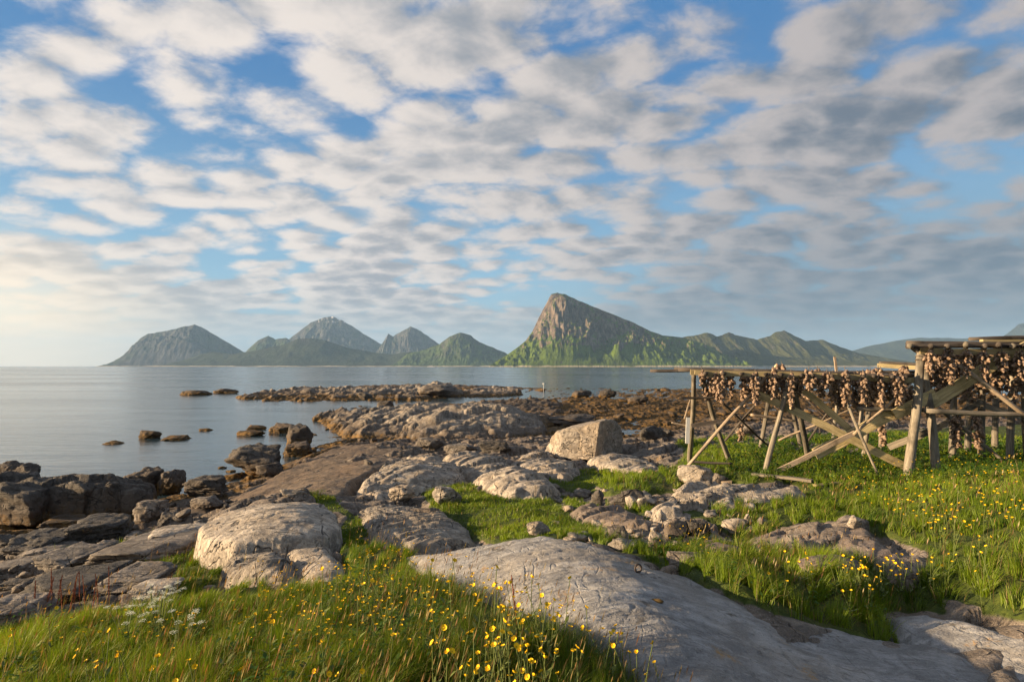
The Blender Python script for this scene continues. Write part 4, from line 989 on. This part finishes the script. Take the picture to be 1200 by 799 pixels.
def join(name, parts, label):
    Vs, Cs, Qs, Ts, off = [], [], [], [], 0
    for V, C, Q, Tt in parts: Vs.append(V); Cs.append(C); Qs.append(Q+off); Ts.append(Tt+off); off += len(V)
    me = mesh_np(name, np.concatenate(Vs), quads=np.concatenate(Qs), tris=np.concatenate(Ts), smooth=False); cattr(me, 'tint', np.concatenate(Cs))
    return tag(link(name, me, M_GRASS), label, kind='stuff')
P1 = grass_layer(410000, 1.3, 5.8, Lnear, .0008, .003, 3, .06)
P2 = grass_layer(640000, 5.2, 30, Lfar, .00085, .004, 2, .06)
# tall thin stalks
def stalk_layer(n):
    x, y = turf_points(n, 2.0, 12, grg); z = gz(x, y); d = np.hypot(x, y); u, v = proj(x, y, z); k = ~((u < 700) & (v < 640)); x, y, z, d = x[k], y[k], z[k], d[k]
    L = grg.uniform(.22, .46, len(x)); f = grg.uniform(size=(len(x), 1)); col = (np.array([.24, .19, .07])*f+np.array([.20, .09, .04])*(1-f))*grg.uniform(.6, 1.3, (len(x), 1))
    st = blades(x, y, z, L, np.maximum(.0016, d*.0004), grg.uniform(.1, .6, len(x)), grg.normal(size=len(x))*.8+.3, col, 3, grg)
    tips = st[0].reshape(len(x), 7, 3)[:, 6]; n = len(x); w = np.maximum(.003, d*.0007)[:, None]; a = grg.uniform(0, 6.28, n); S = np.c_[np.cos(a), np.sin(a), 0*a]; h = grg.uniform(.02, .05, n)[:, None]*[0.3, 0, 1]
    V = np.stack([tips-h, tips-h*.3+S*w, tips+h*.5, tips-h*.3-S*w], 1).reshape(-1, 3)
    hd = (V, np.repeat(col*1.1, 4, 0), (np.arange(n)*4)[:, None]+np.arange(4), np.zeros((0, 3), int))
    return st, hd
P3, P4 = stalk_layer(5000)
join('grass', [P1, P2, P3, P4], 'wind combed green grass with dry stalks')
print('blades', len(P1[3]), len(P2[3]))
# leafy ground cover
def leaves(n, r0, r1, cond, Lm, name, label, cols=((.03, .075, .012), (.07, .14, .02))):
    x, y = turf_points(n, r0, r1, grg); z = gz(x, y); d = np.hypot(x, y); k = cond(x, y, z)
    x, y, z, d = x[k], y[k], z[k], d[k]; n = len(x)
    a = grg.uniform(0, 6.28, n); el = grg.uniform(-.2, .8, n); L = Lm*grg.uniform(.6, 1.3, n)*np.maximum(1, d/9); hgt = grg.uniform(.03, .2, n)
    D = np.c_[np.cos(a)*np.cos(el), np.sin(a)*np.cos(el), np.sin(el)]; S = np.c_[-np.sin(a), np.cos(a), 0*a]; P0 = np.c_[x, y, z+hgt]
    V = np.stack([P0, P0+D*(L*.35)[:, None]+S*(L*.26)[:, None], P0+D*(L*.7)[:, None]+S*(L*.2)[:, None]-[0, 0, .004], P0+D*L[:, None]-np.c_[0*L, 0*L, L*.2], P0+D*(L*.7)[:, None]-S*(L*.2)[:, None]-[0, 0, .004], P0+D*(L*.35)[:, None]-S*(L*.26)[:, None]], 1)
    b = (np.arange(n)*6)[:, None]; Q = np.concatenate([b+[0, 1, 2, 5], b+[5, 2, 4, 4]][:1], 0); Q2 = b+[2, 3, 4, 5]
    f = grg.uniform(size=(n, 1)); c = np.array(cols[0])*(1-f)+np.array(cols[1])*f
    me = mesh_np(name, V.reshape(-1, 3), quads=np.concatenate([Q, Q2]), smooth=False); cattr(me, 'tint', np.repeat(c, 6, 0)); return tag(link(name, me, M_GRASS), label, kind='stuff')
def under_rack(x, y, z): u, v = proj(x, y, z); return (u > 850) & (v < 566) & (v > 505)
leaves(75000, 9, 25, under_rack, .05, 'nettles', 'dark leafy undergrowth beneath the drying racks')
def near_m(x, y, z): return fbm2(x*1.7, y*1.7, 3, 301) > .18
leaves(32000, 1.8, 7, near_m, .035, 'clover', 'broad leaved ground cover between the grass')

# ------------------------------------------------------------------ buttercups
T = NT('buttercup_petal'); pr = T.princ((.80, .50, .010), .6, spec=.2); M_PET = T.done(pr.outputs[0])
T = NT('green_stem'); M_STEM = T.done(T.princ((.10, .13, .03), .7).outputs[0])
T = NT('buttercup_centre'); M_CEN = T.done(T.princ((.45, .30, .01), .8).outputs[0])
def flower_meshes(seed):
    rg = np.random.default_rng(seed); L = .30*rg.uniform(.8, 1.2); bx_, by_ = rg.uniform(-.05, .08), rg.uniform(-.04, .04)
    V, Q = [], []; seg = 4; rings = 6
    for i in range(rings+1):
        t = i/rings; c = (bx_*t*t, by_*t*t, L*t)
        for j in range(seg): a = 2*math.pi*j/seg; V.append((c[0]+.0017*math.cos(a), c[1]+.0017*math.sin(a), c[2]))
    Q = [(i*seg+j, i*seg+(j+1) % seg, (i+1)*seg+(j+1) % seg, (i+1)*seg+j) for i in range(rings) for j in range(seg)]
    # two small side leaves on the stem
    for s in (-1, 1):
        b = len(V); z = L*.45; V += [(0, 0, z), (.02*s, .008, z+.02), (.045*s, 0, z+.03), (.02*s, -.008, z+.016)]; Q.append((b, b+1, b+2, b+3))
    st = mesh_np('stem', V, quads=Q); st.materials.append(M_STEM)
    PV, PQ, PT = [], [], []; tilt = rg.uniform(-.5, .5); op = rg.uniform(.5, 1.1)
    for k in range(5):
        a = 2*math.pi*k/5; ca_, sa_ = math.cos(a), math.sin(a); b = len(PV)
        for (r, w, z) in ((.001, .002, 0), (.007, .0075, .003*op), (.0125, .0085, .008*op), (.0155, .004, .012*op)):
            for s in (-1, 1): PV.append((ca_*r-sa_*w*s, sa_*r+ca_*w*s, z))
        for i in range(3): PQ.append((b+2*i, b+2*i+1, b+2*i+3, b+2*i+2))
    b = len(PV)
    for i in range(6): a = i*math.pi/3; PV.append((.0045*math.cos(a), .0045*math.sin(a), .003))
    PV.append((0, 0, .007)); PT = [(b+i, b+(i+1) % 6, b+6) for i in range(6)]
    fl = mesh_np('flower', PV, quads=PQ, tris=PT, smooth=False); fl.materials.append(M_PET); fl.materials.append(M_CEN)
    mi = np.zeros(len(fl.polygons), np.int32); mi[len(PQ):] = 1; fl.polygons.foreach_set('material_index', mi)
    return st, fl, (bx_, by_, L), tilt
FM = [flower_meshes(i) for i in range(8)]
frg = random.Random(3)
def buttercup(x, y, z, k, s, label, group, ln=1.0):
    st, fl, tip, tilt = FM[k % 8]
    o = bpy.data.objects.new('buttercup', st); COL.objects.link(o); o.location = (x, y, z); o.scale = (s, s, s*ln); o.rotation_euler = (0, 0, frg.uniform(0, 6.28)); tag(o, label, 'flower', group)
    f = bpy.data.objects.new('flower', fl); COL.objects.link(f); f.parent = o; f.location = tip; f.rotation_euler = (frg.uniform(-.9, .9), frg.uniform(-.9, .9), 0); q = .62; f.scale = (q, q, q/ln)
def fl_group(n, polys, s, ln, label, group, seed):
    rg = random.Random(seed); k = 0; tr = 0
    while k < n and tr < n*60:
        tr += 1; poly = polys[rg.randrange(len(polys))]; us = [p[0] for p in poly]; vs = [p[1] for p in poly]
        u, v = rg.uniform(min(us), max(us)), rg.uniform(min(vs), max(vs))
        if not in_poly(np.array([u]), np.array([v]), poly)[0]: continue
        b = pd(u, v, 1); # blossom is seen at (u, v): find the root so the tip lands there
        H = .30*s*ln; r = ray(u, v); ys_ = np.exp(np.linspace(math.log(1.6), math.log(20), 500)); t = ys_/r[1]; x = r[0]*t; z = EYE+r[2]*t; g = gz(x, ys_)
        i = np.where(z-H <= g)[0]
        if not len(i): continue
        i = i[0]; X_, Y_ = float(x[i]), float(ys_[i])
        if gturf(np.array([X_]), np.array([Y_]))[0] < .5 or slab_cover(np.array([X_]), np.array([Y_]))[0]: continue
        if rg.random() > (1.0 if 'strip' in label else .55)+1.5*float(fbm2(np.array([X_*2.2]), np.array([Y_*2.2]), 2, 401)[0]): continue
        ss = s*(1+max(0, Y_-4)*.05)
        buttercup(X_, Y_, float(g[i]), k, ss*rg.uniform(.85, 1.15), label, group, ln*s/ss); k += 1
fl_group(150, [[(400,640),(520,655),(600,680),(700,715),(770,745),(830,799),(380,799),(330,720)], [(480,670),(600,680),(800,760),(820,799),(560,799)]], 1.15, 1.0, 'yellow buttercup in the near meadow before the huge slab', 'buttercups in the near meadow', 1)
fl_group(40, [[(0,740),(200,700),(400,690),(400,799),(0,799)]], 1.1, .9, 'yellow buttercup in the grass at bottom left', 'buttercups at bottom left', 2)
fl_group(22, [[(390,620),(440,625),(480,655),(440,690),(380,680)]], 1.0, .9, 'yellow buttercup in the tuft between slabs at left', 'buttercups between the left slabs', 6)
fl_group(75, [[(840,655),(1000,660),(1100,655),(1120,690),(1040,700),(900,690),(850,675)], [(900,648),(1100,655),(1090,680),(950,675)]], 1.1, .8, 'yellow buttercup on the strip of grass behind the huge slab', 'buttercups behind the huge slab', 3)
fl_group(42, [[(1050,560),(1200,550),(1200,720),(1120,690),(1090,620)], [(1020,590),(1110,570),(1120,640)]], 1.1, .9, 'yellow buttercup on the grassy bank at the right edge', 'buttercups on the right bank', 4)
def far_flowers(n, box=(930, 1200, 535, 640), name='wildflowers', label='tiny yellow flowers dotted over the bank before the racks', fs=.013, hr=(.22, .34), seed=12):
    V, Tt = [], []; C = []; rg = np.random.default_rng(seed); k = 0
    while k < n:
        u, v = rg.uniform(box[0], box[1]), rg.uniform(box[2], box[3])
        b = hit(u, v)
        if b[1] > 14 or gturf(b[:1], b[1:2])[0] < .5 or slab_cover(b[:1], b[1:2])[0]: continue
        s = fs*rg.uniform(.7, 1.2); c = b+[rg.uniform(-.04, .08), 0, rg.uniform(*hr)]; a0 = rg.uniform(0, 6); i0 = len(V)
        for j in range(5): a = a0+j*1.257; V.append(c+[math.cos(a)*s, math.sin(a)*s, s*.8])
        V.append(c); Tt += [(i0+j, i0+(j+1) % 5, i0+5) for j in range(5)]
        w = .0012; i1 = len(V); V += [b+[-w, 0, 0], b+[w, 0, 0], c]; Tt.append((i1, i1+1, i1+2)); k += 1
    me = mesh_np('distant_buttercups', V, tris=Tt, smooth=False); me.materials.append(M_PET); me.materials.append(M_STEM)
    mi = np.array([1 if i % 6 == 5 else 0 for i in range(len(Tt))], np.int32); me.polygons.foreach_set('material_index', mi)
    tag(link(name, me), label, kind='stuff')
far_flowers(190, (985, 1200, 540, 650))
far_flowers(330, (300, 830, 640, 799), 'wildflowers', 'tiny yellow flowers between the larger ones in the near meadow', .0095, (.16, .34), 3)
far_flowers(60, (0, 400, 690, 799), 'wildflowers', 'tiny yellow flowers sprinkled in the grass at bottom left', .0095, (.12, .25), 4)

# white umbels
T = NT('white_petals'); M_WP = T.done(T.princ((.72, .74, .60), .8).outputs[0])
def umbel_plant(u, v, label, H=.34, k=7):
    b = hit(u, v); rg = random.Random(int(u)); root = empty('cow_parsley', tuple(b)); tag(root, label, 'wildflower')
    for i in range(k):
        a = rg.uniform(0, 6.28); sp = rg.uniform(.02, .16); h = H*rg.uniform(.7, 1.1); tip = np.array(b)+[math.cos(a)*sp, math.sin(a)*sp, h]
        log_part('stem', b, tip, .003, .002, M_STEM, root, seg=5, rings=4, bend=.1)
        V, Tt = [], []
        for j in range(30):
            aa = j*2.4; rr = .024*math.sqrt((j+.5)/30); c = np.array([math.cos(aa)*rr, math.sin(aa)*rr, rg.uniform(.002, .012)-rr*rr*9+rg.uniform(-.003, .003)])+tip-b; s = .0026*rg.uniform(.7, 1.3); i0 = len(V)
            for q in range(5): V.append(c+[math.cos(q*1.257)*s, math.sin(q*1.257)*s, rg.uniform(-.001, .002)])
            V.append(c+[0, 0, .003]); Tt += [(i0+q, i0+(q+1) % 5, i0+5) for q in range(5)]
        link('flower_umbel', mesh_np('flower_umbel', V, tris=Tt, smooth=False), M_WP, root)
umbel_plant(186, 752, 'largest clump of white lacy flowers in the grass at left', .36, 30)
umbel_plant(150, 758, 'pale lacy flowers just left of the largest white clump', .28, 10)
umbel_plant(212, 768, 'pale lacy flowers low in front of the largest white clump', .25, 10)
# red sorrel
T = NT('sorrel_red'); M_SOR = T.done(T.princ(T.mix(T.noise(T.n('ShaderNodeNewGeometry').outputs['Position'], 40, 3), (.16, .035, .015), (.34, .10, .04)), .8).outputs[0])
def sorrel(u, v, H, label, group=None):
    b = hit(u, v); rg = random.Random(int(u*7)); lx = rg.uniform(-.05, .12)
    V, Tt = [], []; n = 60
    for j in range(n):
        t = .35+.65*j/n; c = np.array([lx*t, 0, H*t]); a = j*2.4; r = .010*(1.15-t)*rg.uniform(.4, 1.3); s = .0055
        p = c+[math.cos(a)*r, math.sin(a)*r, 0]; i0 = len(V); s *= rg.uniform(.4, 1.2); V += [p+[s, 0, 0], p+[-s*.5, s, 0], p+[-s*.5, -s, 0], p+[0, 0, s*2]]; Tt += [(i0, i0+1, i0+3), (i0+1, i0+2, i0+3), (i0+2, i0, i0+3)]
    root = empty('sorrel', tuple(b)); tag(root, label, 'plant', group)
    log_part('stalk', b-[0, 0, .02], b+[lx, 0, H], .004, .002, M_SOR, root, seg=5, rings=4, bend=.03)
    link('seed_head', mesh_np('seed_head', V, tris=Tt, smooth=False), M_SOR, root)
for i, u in enumerate((40, 52, 61, 66, 73, 80, 86, 94, 101, 108, 116, 128)): sorrel(u, 722-(i % 4)*4, .30+.04*(i % 3), 'red sorrel spike in the clump at left between rocks and grass', 'sorrel spikes at left')
sorrel(609, 752, .38, 'single tall rusty stalk standing before the huge slab')
sorrel(408, 804, .16, 'short rusty spike at the bottom edge of the meadow')

# ------------------------------------------------------------------ light, sky, air
SUN_AZ, SUN_EL = -97.0, 11.5            # azimuth from the view direction, positive to the right
sd = Vector((math.sin(R(SUN_AZ))*math.cos(R(SUN_EL)), math.cos(R(SUN_AZ))*math.cos(R(SUN_EL)), math.sin(R(SUN_EL))))
sl = bpy.data.lights.new('sun', 'SUN'); sl.energy = 5.0; sl.angle = R(.6); sl.color = (1.0, .72, .43)
so = bpy.data.objects.new('sun', sl); COL.objects.link(so); so.rotation_euler = sd.to_track_quat('Z', 'Y').to_euler(); so.location = (-50, -5, 40)

w = bpy.data.worlds.new('World'); sc.world = w; w.use_nodes = True
class WT(NT):
    def __init__(s, nt): s.t = nt; s.t.nodes.clear(); s.out = s.n('ShaderNodeOutputWorld')
T = WT(w.node_tree)
sky = T.n('ShaderNodeTexSky', sky_type='NISHITA', sun_disc=False); sky.sun_elevation = R(SUN_EL); sky.sun_rotation = R(SUN_AZ); sky.air_density = 1.0; sky.dust_density = .4; sky.ozone_density = 2.0
dirn = T.n('ShaderNodeTexCoord').outputs['Generated']
sp = T.n('ShaderNodeSeparateXYZ'); T.l(dirn, sp.inputs[0]); dx, dy, dz = sp.outputs
zc = T.math('MAXIMUM', dz, 0.0)
den = T.math('MULTIPLY', T.math('ADD', zc, .23), .80)
cmb = T.n('ShaderNodeCombineXYZ'); T.l(T.math('DIVIDE', dx, den), cmb.inputs[0]); T.l(T.math('DIVIDE', dy, den), cmb.inputs[1]); P = cmb.outputs[0]
def n2d(vec, scale, detail, rough, out=0):
    nd = T.n('ShaderNodeTexNoise', noise_dimensions='2D'); T.l(vec, nd.inputs['Vector']); nd.inputs['Scale'].default_value = scale; nd.inputs['Detail'].default_value = detail; nd.inputs['Roughness'].default_value = rough
    return nd.outputs[out]
def density(vec, det):
    q = T.mapv(vec, (1.0, 1.25, 1), (0, 0, .45), (3.1, 1.7, 0))
    wq = T.mix(.10, q, n2d(q, 2.2, 2, .6, 1))
    base = n2d(q, 1.15, 1, .5); puffs = n2d(wq, 6.4, det, .62)
    vor = T.n('ShaderNodeTexVoronoi', feature='F1', voronoi_dimensions='2D'); vor.inputs['Scale'].default_value = 5.3
    T.l(wq, vor.inputs['Vector'])
    v = T.math('SUBTRACT', .50, T.math('POWER', vor.outputs[0], 1.5))
    s = T.math('ADD', T.math('MULTIPLY', base, 1.0), T.math('MULTIPLY', puffs, .62))
    return T.math('ADD', s, T.math('MULTIPLY', v, .46))
d0 = density(P, 6)
Ps = T.n('ShaderNodeVectorMath', operation='ADD'); T.l(P, Ps.inputs[0]); Ps.inputs[1].default_value = (-.075, .05, 0)
ds = density(Ps.outputs[0], 4)
# where the sky is more open or more overcast
field = 0.0
for (u, v, amp, rad) in ((120,110,.10,.40),(320,110,.12,.38),(650,90,.06,.25),(980,80,.03,.55),(850,40,-.14,.18),(720,150,-.08,.12),(480,110,-.16,.20),(560,20,-.10,.22),(210,180,-.12,.20),(20,20,-.05,.25),(790,90,-.08,.16),(1090,190,-.12,.25),(440,230,.12,.55),(800,60,-.16,.22),(900,130,-.10,.15),(560,110,-.16,.14),(430,60,-.08,.12),(690,250,-.07,.12),(130,180,.08,.25),(620,205,-.10,.22),(880,290,.12,.8),(30,250,-.10,.4),(0,345,-.14,.9),(700,175,.06,.25)):
    r_ = ray(u, v); r_ = r_/np.linalg.norm(r_); dn = (r_[2]+.23)*.80; amp *= .6; rad *= .9
    vm = T.n('ShaderNodeVectorMath', operation='DISTANCE'); T.l(P, vm.inputs[0]); vm.inputs[1].default_value = (r_[0]/dn, r_[1]/dn, 0)
    field = T.math('ADD', field, T.ramp(vm.outputs['Value'], rad*1.6, 0, 0, amp))
thr = T.math('SUBTRACT', T.math('SUBTRACT', .86, T.ramp(zc, .42, .05, 0, .11)), field)
cov = T.n('ShaderNodeMapRange', interpolation_type='SMOOTHSTEP'); T.l(T.math('SUBTRACT', d0, thr), cov.inputs[0]); cov.inputs[1].default_value = -.17; cov.inputs[2].default_value = .16
cov = cov.outputs[0]
lit = T.math('MULTIPLY_ADD', T.math('SUBTRACT', d0, ds), 2.2, .66)
thick = T.ramp(T.math('SUBTRACT', d0, thr), .02, .50)
lit = T.math('SUBTRACT', lit, T.math('MULTIPLY', thick, .55))
lit = T.ramp(lit, -.15, 1.0)
side = T.ramp(dx, -.5, .6)                    # 0 = towards the sun, 1 = away
K = 3.95
def k(c): return tuple(x*K for x in c)
litc = T.mix(side, k((.96, .87, .80)), k((.52, .48, .48))); shc = T.mix(side, k((.44, .46, .50)), k((.155, .195, .26)))
cc = T.mix(lit, shc, litc)
blue = T.mix(T.ramp(zc, .03, .50), k((.32, .58, .76)), k((.058, .225, .52)))
skyc = T.mix(.88, sky.outputs[0], blue)
full = T.mix(cov, skyc, cc)
# low air: cream near the sun, slate away from it
hzn = T.n('ShaderNodeMapRange', interpolation_type='SMOOTHSTEP'); T.l(zc, hzn.inputs[0]); T.l(T.math('ADD', T.math('MULTIPLY_ADD', T.ramp(dx, -.1, .45), .18, .15), T.ramp(dx, -.40, -.70, 0, .09)), hzn.inputs[1]); hzn.inputs[2].default_value = 0
hz = T.math('MULTIPLY', hzn.outputs[0], .88)
side2 = T.ramp(dx, -.72, -.40)
hc = T.mix(side2, k((1.75, 1.35, .88)), k((.36, .43, .49))); hc = T.mix(T.ramp(dx, -.1, .4), hc, k((.115, .175, .25)))
full = T.mix(hz, full, hc)
bg = T.n('ShaderNodeBackground'); T.l(full, bg.inputs[0]); bg.inputs[1].default_value = .071
T.l(bg.outputs[0], T.out.inputs[0])

# air
hx0, hx1, hy0, hy1, hz0, hz1 = -17000, 17000, -2000, 17000, -9, 820
V = [(x, y, z) for x in (hx0, hx1) for y in (hy0, hy1) for z in (hz0, hz1)]
me = bpy.data.meshes.new('haze'); me.from_pydata(V, [], [(0,1,3,2),(4,6,7,5),(0,4,5,1),(2,3,7,6),(0,2,6,4),(1,5,7,3)]); me.update()
hm = bpy.data.materials.new('haze_air'); hm.use_nodes = True; hm.node_tree.nodes.clear(); ho = hm.node_tree.nodes.new('ShaderNodeOutputMaterial'); hv = hm.node_tree.nodes.new('ShaderNodeVolumePrincipled')
hv.inputs['Color'].default_value = (.38, .64, 1.0, 1); hv.inputs['Density'].default_value = 4.8e-5; hv.inputs['Anisotropy'].default_value = .0
hm.node_tree.links.new(hv.outputs[0], ho.inputs['Volume'])
tag(link('haze', me, hm), 'thin sea air', kind='stuff')

# ------------------------------------------------------------------ render settings
vs = sc.view_settings; vs.view_transform = 'Standard'; vs.look = 'None'; vs.gamma = 1; vs.use_curve_mapping = False; vs.exposure = 1.72
sc.render.engine = 'CYCLES'; cy = sc.cycles
cy.max_bounces = 6; cy.diffuse_bounces = 2; cy.glossy_bounces = 2; cy.transmission_bounces = 3; cy.volume_bounces = 0; cy.transparent_max_bounces = 4
cy.use_denoising = True; cy.sample_clamp_indirect = 6; cy.use_adaptive_sampling = True; cy.adaptive_threshold = .02
